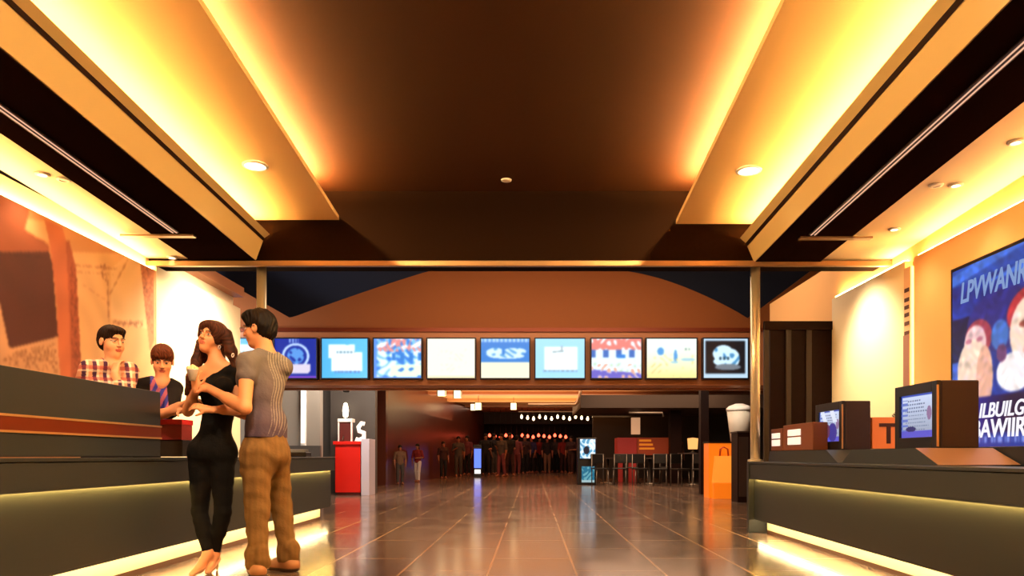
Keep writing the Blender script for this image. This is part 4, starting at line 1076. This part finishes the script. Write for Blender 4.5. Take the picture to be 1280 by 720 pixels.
MB().tube([(X(455.5), Z, H(530)), (X(452), Z, H(529)), (X(448), Z, H(534)), (X(449), Z, H(539)), (X(455), Z, H(541)), (X(455), Z, H(547)), (X(449), Z, H(550)), (X(445), Z, H(549))], .045, 10).build('curved_tube', mw, tb2, True)
MB().box(X(444), X(453), Z-.06, Z+.06, H(552), H(550.6), .004).build('foot', M_white, tb2)
# hanging spotlight above the kiosk
Zs = 14.3; c = P(433, 484, Zs)
sp = empty('hanging_spotlight', tuple(c), 'black spotlight hanging above the red kiosk', 'lamp')
MB().tube([c+Vector((0, 0, .05)), (c.x, c.y, 3.0)], .012, 8).build('rod', M_black, sp, True)
MB().lathe([(.03, .06), (.05, .04), (.06, -.10), (.052, -.10), (.045, .02)], c, 18).build('shade', M_black, sp, True)
c2 = P(432, 513, 15.1)
bl = empty('spot_glow', tuple(c2), 'hanging spotlight glow on the wall above the kiosk, as an added glowing body', 'lamp')
MB().lathe([(.001, -.16), (.05, -.13), (.065, 0), (.04, .14), (.001, .17)], c2, 18).build('glow_body', emat('spot_glow_emit', (1, .8, .55), 5), bl, True)  # light of the spotlight on the wall, added as a glowing body
MB().box(c2.x-.03, c2.x+.03, 15.12, 15.3, c2.z-.03, c2.z+.03, .004).build('bracket', M_black, bl)
# orange lit booth with tote bag, dark cabinet, white bin (right)
Z = 13.6; X = lambda px: P(px, 0, Z).x; H = lambda py: P(0, py, Z).z
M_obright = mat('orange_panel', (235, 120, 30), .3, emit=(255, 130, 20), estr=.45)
ob = empty('orange_display_booth', (X(905), Z, 0), 'tall glowing orange display box beside the dark cabinet on the right', 'display')
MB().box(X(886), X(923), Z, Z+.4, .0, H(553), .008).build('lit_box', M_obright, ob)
MB().box(X(885), X(924), Z-.01, Z+.41, H(554), H(552), .003).build('lid', M_wood, ob)
tg = empty('tote_bag', (X(903), Z-.1, 0), 'yellow-orange tote bag standing in front of the orange display box', 'bag')
z0, z1 = H(603), H(570)
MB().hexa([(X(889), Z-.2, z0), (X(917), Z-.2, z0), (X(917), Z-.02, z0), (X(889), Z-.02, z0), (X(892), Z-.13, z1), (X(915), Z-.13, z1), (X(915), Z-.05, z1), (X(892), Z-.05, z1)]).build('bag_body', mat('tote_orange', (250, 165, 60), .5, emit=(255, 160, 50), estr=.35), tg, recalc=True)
for q in (-.12, -.055):
    MB().tube([(X(898), Z+q, z1-.02), (X(899), Z+q, z1+.13), (X(903), Z+q, z1+.17), (X(908), Z+q, z1+.13), (X(909), Z+q, z1-.02)], .010, 8).build('handle', mat('strap_red', (190, 70, 20), .6), tg, True)
MB().box(X(889), X(917), Z-.2, Z-.02, 0, z0-.005, .004).build('low_stand', M_obright, tg)
MB().box(X(899), X(910), Z-.185, Z-.165, z0+.22, z0+.36).build('dark_print', mat('strap_red2', (190, 70, 20), .6), tg) if False else None
dcab = empty('dark_cabinet', (X(930), 13.2, 0), 'dark brown cabinet standing beyond the right counter end', 'cabinet')
MB().box(P(922, 0, 12.4).x, P(946, 0, 12.4).x, 12.4, 12.8, 0, P(0, 541, 12.4).z, .008).build('body', M_wood, dcab)
MB().box(P(921, 0, 12.4).x, P(947, 0, 12.4).x, 12.38, 12.82, P(0, 541, 12.4).z, P(0, 539, 12.4).z, .004).build('top', M_crtbr, dcab)
MB().box(P(924, 0, 12.38).x, P(936, 0, 12.38).x, 12.385, 12.4, .1, P(0, 546, 12.4).z).build('door', M_crtbr, dcab)
wb = empty('white_bin', (X(924), 14.4, H(553)), 'pale tapered bin with a domed lid above the orange booth', 'bin')
c = P(924, 553, 14.2); hh = P(0, 514, 14.2).z-c.z
M_frost = mat('frosted_white', (205, 196, 182), .5)
MB().lathe([(.16, 0), (.20, hh*.5), (.235, hh), (.225, hh), (.19, hh*.5), (.15, .02)], c, 24).build('tapered_body', M_frost, wb, True)
MB().lathe([(.245, hh), (.25, hh+.05), (.20, hh+.10), (.08, hh+.145), (.001, hh+.15)], c, 24).build('domed_lid', M_white, wb, True)
MB().lathe([(.13, 0), (.13, -c.z+.0)][::-1], c, 18).build('pedestal', M_wood, wb, True)
# ================================================================ hall fittings
for i, (px, py, Z, lab) in enumerate(((552, 490, 21.5, 'glowing cube pendant nearest the dark diagonal wall, high left'), (572, 493, 23.2, 'second glowing cube pendant, right of the highest one'), (598, 508, 25.5, 'lowest glowing cube pendant where the brown wall ends'), (592, 509, 28.5, 'faint glowing cube pendant just left of the lowest one'), (642, 508, 27, 'glowing cube pendant just left of the string of bulbs'), (521, 480, 18.5, 'glowing cube pendant partly cut off under the collage screen'))):
    c = P(px, py, Z); r = .115
    e = empty('cube_pendant', tuple(c), lab, 'pendant lamp', 'glowing cube pendants in the hall')
    MB().box(c.x-r, c.x+r, Z-r, Z+r, c.z-r, c.z+r, .01).build('glowing_cube', M_cube, e)
    MB().tube([(c.x, Z, c.z+r), (c.x, Z, 3.0)], .01, 6).build('cord', M_black, e, True)
    f = MB()
    for a in (-1, 1):
        for b in (-1, 1): f.box(c.x+a*r-.014, c.x+a*r+.014, Z+b*r-.014, Z+b*r+.014, c.z-r-.01, c.z+r+.01)
    f.build('cage', M_crtbr, e)
Zr = 30.; ra = P(648, 517, Zr); rbb = P(752, 517, Zr)
rail = tag(MB().box(ra.x, rbb.x, Zr-.02, Zr+.02, ra.z+.06, ra.z+.10).build('bulb_rail', M_metal), 'thin rail carrying the row of bulbs across the hall', 'rail')
bp = None
for i in range(14):
    c = P(652+i*7.5, 520+(i % 3)*1.2, Zr)
    if bp is None:
        bp = empty('bulb_pendant', tuple(c), 'x', 'pendant lamp', 'row of bare bulbs on the hall rail')
        MB().lathe([(.001, -.12), (.04, -.09), (.055, -.04), (.03, .03), (.018, .06)], c, 12).build('bulb', M_bulb, bp, True)
        MB().tube([(c.x, Zr, c.z+.05), (c.x, Zr, ra.z+.06)], .012, 6).build('socket', M_black, bp, True); o = bp
    else: o = copy_tree(bp); o.location = tuple(c)
    o['label'] = 'bare glowing bulb in the row hanging from the rail across the hall'
rp = None
for i in range(15):
    c = P(612+i*6.8, 544+((i*7) % 3)*1.0, 33.)
    if rp is None:
        rp = empty('red_lamp', tuple(c), 'small red lamp hanging low over the crowd at the hall\'s far end', 'pendant lamp', 'red lamps over the crowd')
        MB().lathe([(.001, -.09), (.06, -.06), (.07, 0), (.03, .07), (.001, .08)], c, 12).build('shade', M_redlamp, rp, True)
        MB().tube([(c.x, 33, c.z+.07), (c.x, 33, 3.0)], .008, 6).build('cord', M_black, rp, True)
    else: o = copy_tree(rp); o.location = tuple(c)
# ceiling pipe with a kinked drop
tag(MB().tube([P(660, 506, 16), P(719, 506, 16), P(722, 503, 16), P(725, 492, 16), P(727, 482, 16)], .035, 10).build('ceiling_pipe', M_rail, None, True), 'pale pipe running below the screens with a kink at its right end', 'pipe')
tag(MB().tube([P(786, 516, 19.8), P(828, 516, 19.8), P(829, 521, 19.8)], .03, 8).build('wall_pipe', M_metal, None, True), 'short pipe under the dark canopy above the red stall', 'pipe')
# arcade-like machine with a lit screen; added glowing panel as its floor reflection
Z = 20.; X = lambda px: P(px, 0, Z).x; H = lambda py: P(0, py, Z).z
ar = empty('display_machine', (X(734), Z, 0), 'upright machine with a white screen above its cyan floor reflection as a glowing panel', 'machine')
MB().box(X(722), X(746), Z, Z+.5, 0, H(547), .02).build('body', M_black, ar)
def scr_a(u, v):
    c = np.tile(np.array([200., 225, 240]), (len(u), 1)); n = rnd(u, v, (12, 9, 10, 7)); c[n > .2] = (80, 150, 190); c[n < -.5] = (245, 250, 255)
    c[blob(u, v, .42, .42, .2, .22)] = (16, 22, 40); return c
def scr_refl(u, v):
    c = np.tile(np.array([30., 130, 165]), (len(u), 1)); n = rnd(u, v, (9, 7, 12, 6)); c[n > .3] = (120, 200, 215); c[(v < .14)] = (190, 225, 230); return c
MB().box(X(724), X(745), Z-.03, Z, H(574), H(548), .004).build('screen_frame', M_slab, ar)
painted('upper_screen', (X(725), Z-.035, H(573)), (X(744)-X(725), 0, 0), (0, 0, H(549)-H(573)), 30, 30, scr_a, M_screen, ar)
painted('reflection_panel', (X(727), Z-.004, H(603)), (X(743)-X(727), 0, 0), (0, 0, H(583)-H(603)), 24, 24, scr_refl, vcmat('reflection_glow', .3, emit=.7), ar)  # cyan reflection on the floor, put in as an emissive panel
# red and orange stall
Z = 22.; X = lambda px: P(px, 0, Z).x; H = lambda py: P(0, py, Z).z
st = empty('food_stall', (X(804), Z, 0), 'red and orange food stall under the dark canopy', 'stall')
M_pinkred = mat('stall_red', (190, 56, 50), .5, emit=(200, 50, 45), estr=.10)
MB().box(X(772), X(796), Z, Z+.8, H(573), H(547), .01).build('red_panel', M_pinkred, st)
MB().box(X(796.5), X(836), Z, Z+.8, H(569), H(547), .01).build('orange_panel', mat('stall_orange', (176, 70, 36), .5, emit=(180, 70, 30), estr=.10), st)
for i in range(3): MB().box(X(799), X(818-2*i), Z-.02, Z, H(562-5*i), H(559.5-5*i)).build('menu_stripe', mat('stripe_amber', (230, 140, 40), .5, emit=(255, 140, 30), estr=.4), st)
MB().box(X(787), X(796), Z+.1, Z+.3, 0, H(573), .01).build('leg', M_pinkred, st); MB().box(X(774), X(779), Z+.1, Z+.3, 0, H(573), .01).build('leg', M_pinkred, st)
MB().box(X(828), X(834), Z+.1, Z+.3, 0, H(569), .01).build('leg', M_dark, st)
hs = empty('hanging_sign', (X(794), Z, H(532)), 'small pale lit sign hanging above the red food stall', 'sign')
MB().box(X(789), X(800), Z-.05, Z+.05, H(543), H(522), .01).build('lit_panel', mat('sign_pale', (220, 180, 150), .5, emit=(255, 190, 140), estr=.45), hs)
MB().tube([(X(794.5), Z, H(522)), (X(794.5), Z, 2.14+.0)], .02, 6).build('hanger', M_black, hs, True)
ol = empty('amber_lamp', (P(866, 0, 20).x, 20, 1.0), 'amber glowing lamp standing on the dark table by the pillar', 'lamp'); c = P(866, 566, 20)
MB().lathe([(.09, 0), (.10, .02), (.02, .04), (.02, .10)], c, 16).build('base', M_black, ol, True)
MB().lathe([(.13, .10), (.15, .40), (.001, .42)], c, 16).build('lamp_shade', emat('amber_shade', (1, .42, .12), 1.4), ol, True)
# tables and stools
def table(px, Z, w, label, h=.75):
    x = P(px, 0, Z).x; e = empty('cafe_table', (x, Z, 0), label, 'table', 'dark tables in the hall')
    MB().lathe([(w, h-.03), (w, h), (.001, h)], (x, Z, 0), 24).build('tabletop', M_crtbr, e); MB().lathe([(.24, 0), (.24, .02), (.035, .05), (.03, h-.03)], (x, Z, 0), 16).build('pedestal', M_metal, e, True)
h_ = P(0, 566, 20).z
table(866, 20, .42, 'dark round table under the amber lamp', h_); table(812, 20.5, .4, 'dark round table in front of the orange stall panel'); table(760, 21, .4, 'dark round table just right of the display machine')
stool = None
def mk_stool(x, y, rz):
    e = empty('cafe_chair', (x, y, 0), 's', 'chair', 'dark chairs around the hall tables')
    MB().box(x-.2, x+.2, y-.2, y+.2, .44, .475, .015).build('seat', M_black, e)
    MB().box(x-.2, x+.2, y+.17, y+.2, .60, .86, .012).build('backrest', M_black, e)
    for a in (-1, 1):
        MB().tube([(x+a*.17, y+.17, 0), (x+a*.17, y+.18, .85)], .014, 6).build('leg', M_metal, e, True)
        MB().tube([(x+a*.18, y-.18, 0), (x+a*.16, y-.16, .44)], .014, 6).build('leg', M_metal, e, True)
    return e
for i, (px, Z, rz, lab) in enumerate(((750, 19.6, .3, 'left of the round table by the display machine'), (775, 19.9, -.2, 'right of the round table by the display machine'), (790, 21.2, 2.9, 'in front of the red stall panel'),
        (800, 19.6, .1, 'left of the table before the orange stall panel'), (825, 19.2, -.2, 'nearest, before the orange stall panel'), (832, 21.6, -.2, 'right of the table before the orange stall panel'), (850, 18.9, .4, 'left of the amber lamp table'), (875, 18.6, -.2, 'right, nearest the pillar'))):
    x = P(px, 0, Z).x
    if stool is None: stool = mk_stool(x, Z, rz); o = stool
    else: o = copy_tree(stool); o.location = (x, Z, 0)
    o.rotation_euler.z = rz
    o['label'] = 'dark cafe chair '+lab
# lit blue standing display in the crowd
Z = 27.; bd = empty('standing_display', (P(597, 0, Z).x, Z, 0), 'narrow standing display with a blue lit face among the crowd', 'display')
x0, x1 = P(592, 0, Z).x, P(602, 0, Z).x
MB().box(x0, x1, Z, Z+.12, 0, P(0, 556, Z).z, .01).build('case', M_black, bd)
MB().box(x0+.02, x1-.02, Z-.01, Z, P(0, 585, Z).z, P(0, 561, Z).z).build('lit_face', emat('blue_face', (.12, .2, 1), 1.6), bd)
MB().box(x0+.04, x1-.04, Z-.012, Z, P(0, 592, Z).z, P(0, 587, Z).z).build('white_strip', emat('white_face', (1, .9, .85), 2), bd)
# ================================================================ crowd
def crowd_proto(pose):
    sw = (.0, .10, -.08)[pose]; R_ = .013
    fwd = V(0, -1, 0); rt = V(-1, 0, 0)
    J = dict(fwd=fwd, neck=V(0, 0, 1.43), chest=V(0, 0, 1.25), waist=V(0, 0, 1.05), pelvis=V(0, 0, .92), shL=V(.19, 0, 1.38), shR=V(-.19, 0, 1.38))
    hc = V(0, -.02, 1.60)
    hips = (V(.09, 0, .88), V(-.09, 0, .88)); kn = (V(.10, -.03-sw*.5, .48), V(-.10, -.03+sw*.5, .48)); an = (V(.10, -sw, .09), V(-.10, sw, .09))
    el = (V(.25, .02+sw*.4, 1.10), V(-.25, .02-sw*.4, 1.10)); wr = (V(.24, -.06+sw, .86), V(-.24, -.06-sw, .86))
    if pose == 1: wr = (V(.10, -.24, 1.08), V(-.24, -.05, .86))
    if pose == 2: wr = (V(.24, -.06, .86), V(-.12, -.22, 1.20))
    root = empty('person', (0, 0, 0), 'x', 'person', None)
    B = Field((-.4, -.42, -.01), (.4, .3, 1.78), R_)
    torso(B, J, -.012); B.cap(J['neck'], hc-V(0, 0, .05), .055, .05, .03); head(B, hc, fwd, V(0, 0, 1), 1.)
    for i in (0, 1):
        limb(B, (J['shL'], J['shR'])[i], el[i], wr[i], (.05, .042, .028)); limb(B, hips[i], kn[i], an[i], (.08, .055, .04)); foot(B, an[i], fwd)
        d = nrm(wr[i]-el[i]); B.cap(wr[i], wr[i]+d*.09, .032, .026, .02, rt, 1.6)
        for q in (-1.5, -.5, .5, 1.5): B.cap(wr[i]+d*.08+V(0, q*.018, 0), wr[i]+d*.15+V(0, q*.02-.01, 0), .009, .007, .005)
    R = frame(fwd, V(0, 0, 1)); make('body', B, skincol((150, 96, 70), None, R, hc), M_skin, root)
    T = Field((-.4, -.42, .7), (.4, .3, 1.6), R_); torso(T, J, .012, low=False); T.cap(J['waist'], J['pelvis'], .145, .155, .05, fwd, 1.3)
    for i in (0, 1): T.cap((J['shL'], J['shR'])[i], el[i], .066, .056, .03)
    T.plane(V(0, 0, .86), (0, 0, -1)); T.cap(J['neck']+V(0, 0, .05), J['neck']+V(0, 0, .12), .06, .07, .01, op='s')
    o1 = make('shirt', T, plain((128, 128, 128)), M_cloth, root)
    K = Field((-.3, -.3, .0), (.3, .3, 1.0), R_); K.cap(J['waist']-V(0, 0, .05), J['pelvis'], .135, .145, .05, fwd, 1.3)
    for i in (0, 1): K.cap(hips[i], kn[i], .095, .07, .04); K.cap(kn[i], an[i], .07, .06, .03)
    K.plane(V(0, 0, .06), (0, 0, -1)); o2 = make('trousers', K, plain((128, 128, 128)), M_cloth, root)
    Ha = Field(hc-.2, hc+.2, .01); Ha.ell(hc+V(0, .018, .05), np.eye(3), (.088, .105, .09)); Ha.ell(hc+V(0, .05, -.01 if pose != 1 else -.09), np.eye(3), (.078, .06, .08 if pose != 1 else .14), .03); Ha.ell(hc+V(0, -.115, -.02), np.eye(3), (.07, .055, .075), .01, 's')
    o3 = make('hair', Ha, plain((30, 20, 16)), M_hair, root)
    for o in (o1, o2): o.material_slots[0].link = 'OBJECT'
    return root
protos = [crowd_proto(i) for i in range(3)]
used = [False]*3
cm = {n: mat('cloth_'+n, c, .85) for n, c in dict(red=(130, 34, 28), white=(215, 205, 200), black=(16, 14, 18), grey=(66, 60, 58), pink=(110, 52, 60), blue=(34, 44, 90), tan=(110, 82, 62), maroon=(52, 22, 22)).items()}
crowd = [  # px, depth, pose, height scale, turn, shirt, trousers, label
 (500, 20.3, 0, .64, .4, 'tan', 'grey', 'child in tan top at the left end of the crowd by the brown wall'),
 (522, 22.2, 1, .68, -.3, 'red', 'white', 'child in red top and white trousers by the brown wall'),
 (554, 25.5, 0, .76, .5, 'maroon', 'black', 'figure in maroon top and black trousers by the brown wall'),
 (573, 28, 2, .9, .2, 'grey', 'grey', 'figure in grey clothes left of the blue standing display'),
 (584, 30, 0, .95, -.4, 'pink', 'black', 'figure in pink top just left of the blue standing display'),
 (607, 30, 1, 1., .3, 'black', 'black', 'figure in black just right of the blue standing display'),
 (617, 31, 0, 1.02, 1., 'black', 'grey', 'figure in black top and grey trousers, right of the blue display'),
 (627, 28, 2, .96, -.6, 'grey', 'pink', 'figure in grey top and pink trousers in the middle of the crowd'),
 (637, 29, 1, 1., .5, 'black', 'maroon', 'figure in black top and maroon trousers in mid crowd'),
 (646, 31, 0, .98, 2.8, 'pink', 'pink', 'figure all in pink in mid crowd'),
 (656, 32, 2, 1., .2, 'maroon', 'black', 'figure in maroon top beyond the one in pink'),
 (665, 34, 0, 1., -.8, 'blue', 'black', 'figure in blue top near the centre of the far crowd'),
 (674, 34.5, 1, 1., .6, 'red', 'black', 'figure in red top and black trousers in the far crowd'),
 (684, 34, 0, .98, .1, 'black', 'tan', 'figure in black top and tan trousers in the far crowd'),
 (694, 35, 2, 1., -.3, 'grey', 'black', 'figure in grey top and black trousers in the far crowd'),
 (704, 34.5, 0, 1., .4, 'red', 'maroon', 'figure in red top and maroon trousers right in the far crowd'),
 (714, 32, 1, .98, -.5, 'maroon', 'maroon', 'figure all in maroon left of the display machine'),
 (847, 25, 0, .9, .3, 'tan', 'black', 'figure in tan top standing behind the narrow dark pillar'),
]
for px, Z, pose, sc, rz, a, b, lab in crowd:
    o = protos[pose] if not used[pose] else copy_tree(protos[pose]); used[pose] = True
    o.location = (P(px, 0, Z).x, Z, 0); o.scale = (sc,)*3; o.rotation_euler.z = rz
    o['label'] = lab; o['group'] = 'crowd at the far end of the hall'
    for ch in o.children:
        if ch.name.startswith('shirt'): ch.material_slots[0].link = 'OBJECT'; ch.material_slots[0].material = cm[a]
        if ch.name.startswith('trousers'): ch.material_slots[0].link = 'OBJECT'; ch.material_slots[0].material = cm[b]
# ================================================================ added lamps without fixtures, brightening lobby and hall
def spot(loc, tgt, power, size, color=(1, .6, .3), rad=.1, name='added_spot', blend=.9):
    l = bpy.data.lights.new(name, 'SPOT'); l.energy = power; l.spot_size = size; l.spot_blend = blend; l.color = color; l.shadow_soft_size = rad
    o = bpy.data.objects.new(name, l); COL.objects.link(o); o.location = loc
    o.rotation_euler = (Vector(tgt)-Vector(loc)).to_track_quat('-Z', 'Y').to_euler(); return o
def area(loc, tgt, power, sx, sy, color=(1, .6, .3), name='added_fill'):
    l = bpy.data.lights.new(name, 'AREA'); l.shape = 'RECTANGLE'; l.size = sx; l.size_y = sy; l.energy = power; l.color = color
    o = bpy.data.objects.new(name, l); COL.objects.link(o); o.location = loc
    o.rotation_euler = (Vector(tgt)-Vector(loc)).to_track_quat('-Z', 'Y').to_euler(); return o
area((-.2, 8.3, 3.9), (-.2, 12, 3.2), 70, 5, .4, (1, .62, .30))
area((0, 16.5, 2.85), (0, 16.5, 0), 260, 6, 3, (1, .66, .42)); area((0, 25, 2.2), (0, 25, 5), 380, 7, 7, (1, .62, .32)); area((0, 15.5, 2.3), (0, 15.5, 5), 60, 7, 2, (1, .62, .32))
area((3.5, 19, 2.9), (3.5, 19, 0), 120, 4, 1.5, (1, .62, .36)); area((.5, 9.6, 3.9), (.5, 10, 0), 140, 5, 2, (1, .68, .42))
area((-6, 11, 2.6), (-4.6, 14, 1.4), 90, 1.5, 1, (1, .9, .8))
area((0, 31, 2.9), (0, 31, 0), 45, 6, 3, (1, .6, .4))
spot((-3.2, 12.6, 2.9), (-3.6, 15, .8), 160, 1.1, (1, .75, .5)); spot((3.6, 12.4, 2.8), (3.7, 14, .8), 120, 1.0, (1, .7, .4))
area((3.3, 12.9, 2.7), (4.0, 14.2, 1.2), 45, .8, .4, (1, .82, .62)); area((-3.3, 13.2, 2.8), (-3.9, 15.2, 1.0), 110, 1.2, .4, (1, .84, .68))
# added spots that brighten the couple, the boys and the side walls
spot((-1.3, 2.6, 3.3), (-2.15, 5.0, 1.1), 330, .75, (1, .74, .46), .12)
spot((-3.1, 3.6, 2.85), (-3.1, 5.4, 1.2), 110, 1.2, (1, .74, .46), .08)
spot((-2.8, 8.0, 2.6), (-3.8, 8.1, 1.7), 420, 2.2, (1, .80, .5), .15)
for y in (2.6, 4.2, 5.8): spot((-3.0, y, 2.85), (-3.9, y+.2, 1.1), (24, 42, 66)[int((y-2.5)/1.5)], 1.9, (1, .8, .55), .1)
for y in (2.5, 4.2, 5.8): spot((2.75, y, 2.85), (3.6, y+.1, 1.2), 55, 1.9, (1, .64, .32), .1)
spot((2.9, 7.5, 2.68), (3.6, 7.45, 1.7), 190, 1.7, (1, .78, .46), .15)
# ================================================================ camera, world, view
cam = bpy.data.cameras.new('camera'); cam.sensor_width = 36; cam.lens = F/1280*36
cam.shift_x = -(CX-640)/1280; cam.shift_y = (CY-360)/1280; cam.clip_end = 200
co = bpy.data.objects.new('camera', cam); COL.objects.link(co); co.location = (0, 0, EYE); co.rotation_euler = (math.pi/2, 0, 0)
SC.camera = co
w = bpy.data.worlds.new('world'); w.use_nodes = True; SC.world = w
w.node_tree.nodes['Background'].inputs[0].default_value = (1, .74, .5, 1); w.node_tree.nodes['Background'].inputs[1].default_value = .07
SC.view_settings.view_transform = 'Standard'; SC.view_settings.look = 'None'; SC.view_settings.gamma = 1; SC.view_settings.exposure = 0
SC.view_settings.use_curve_mapping = False
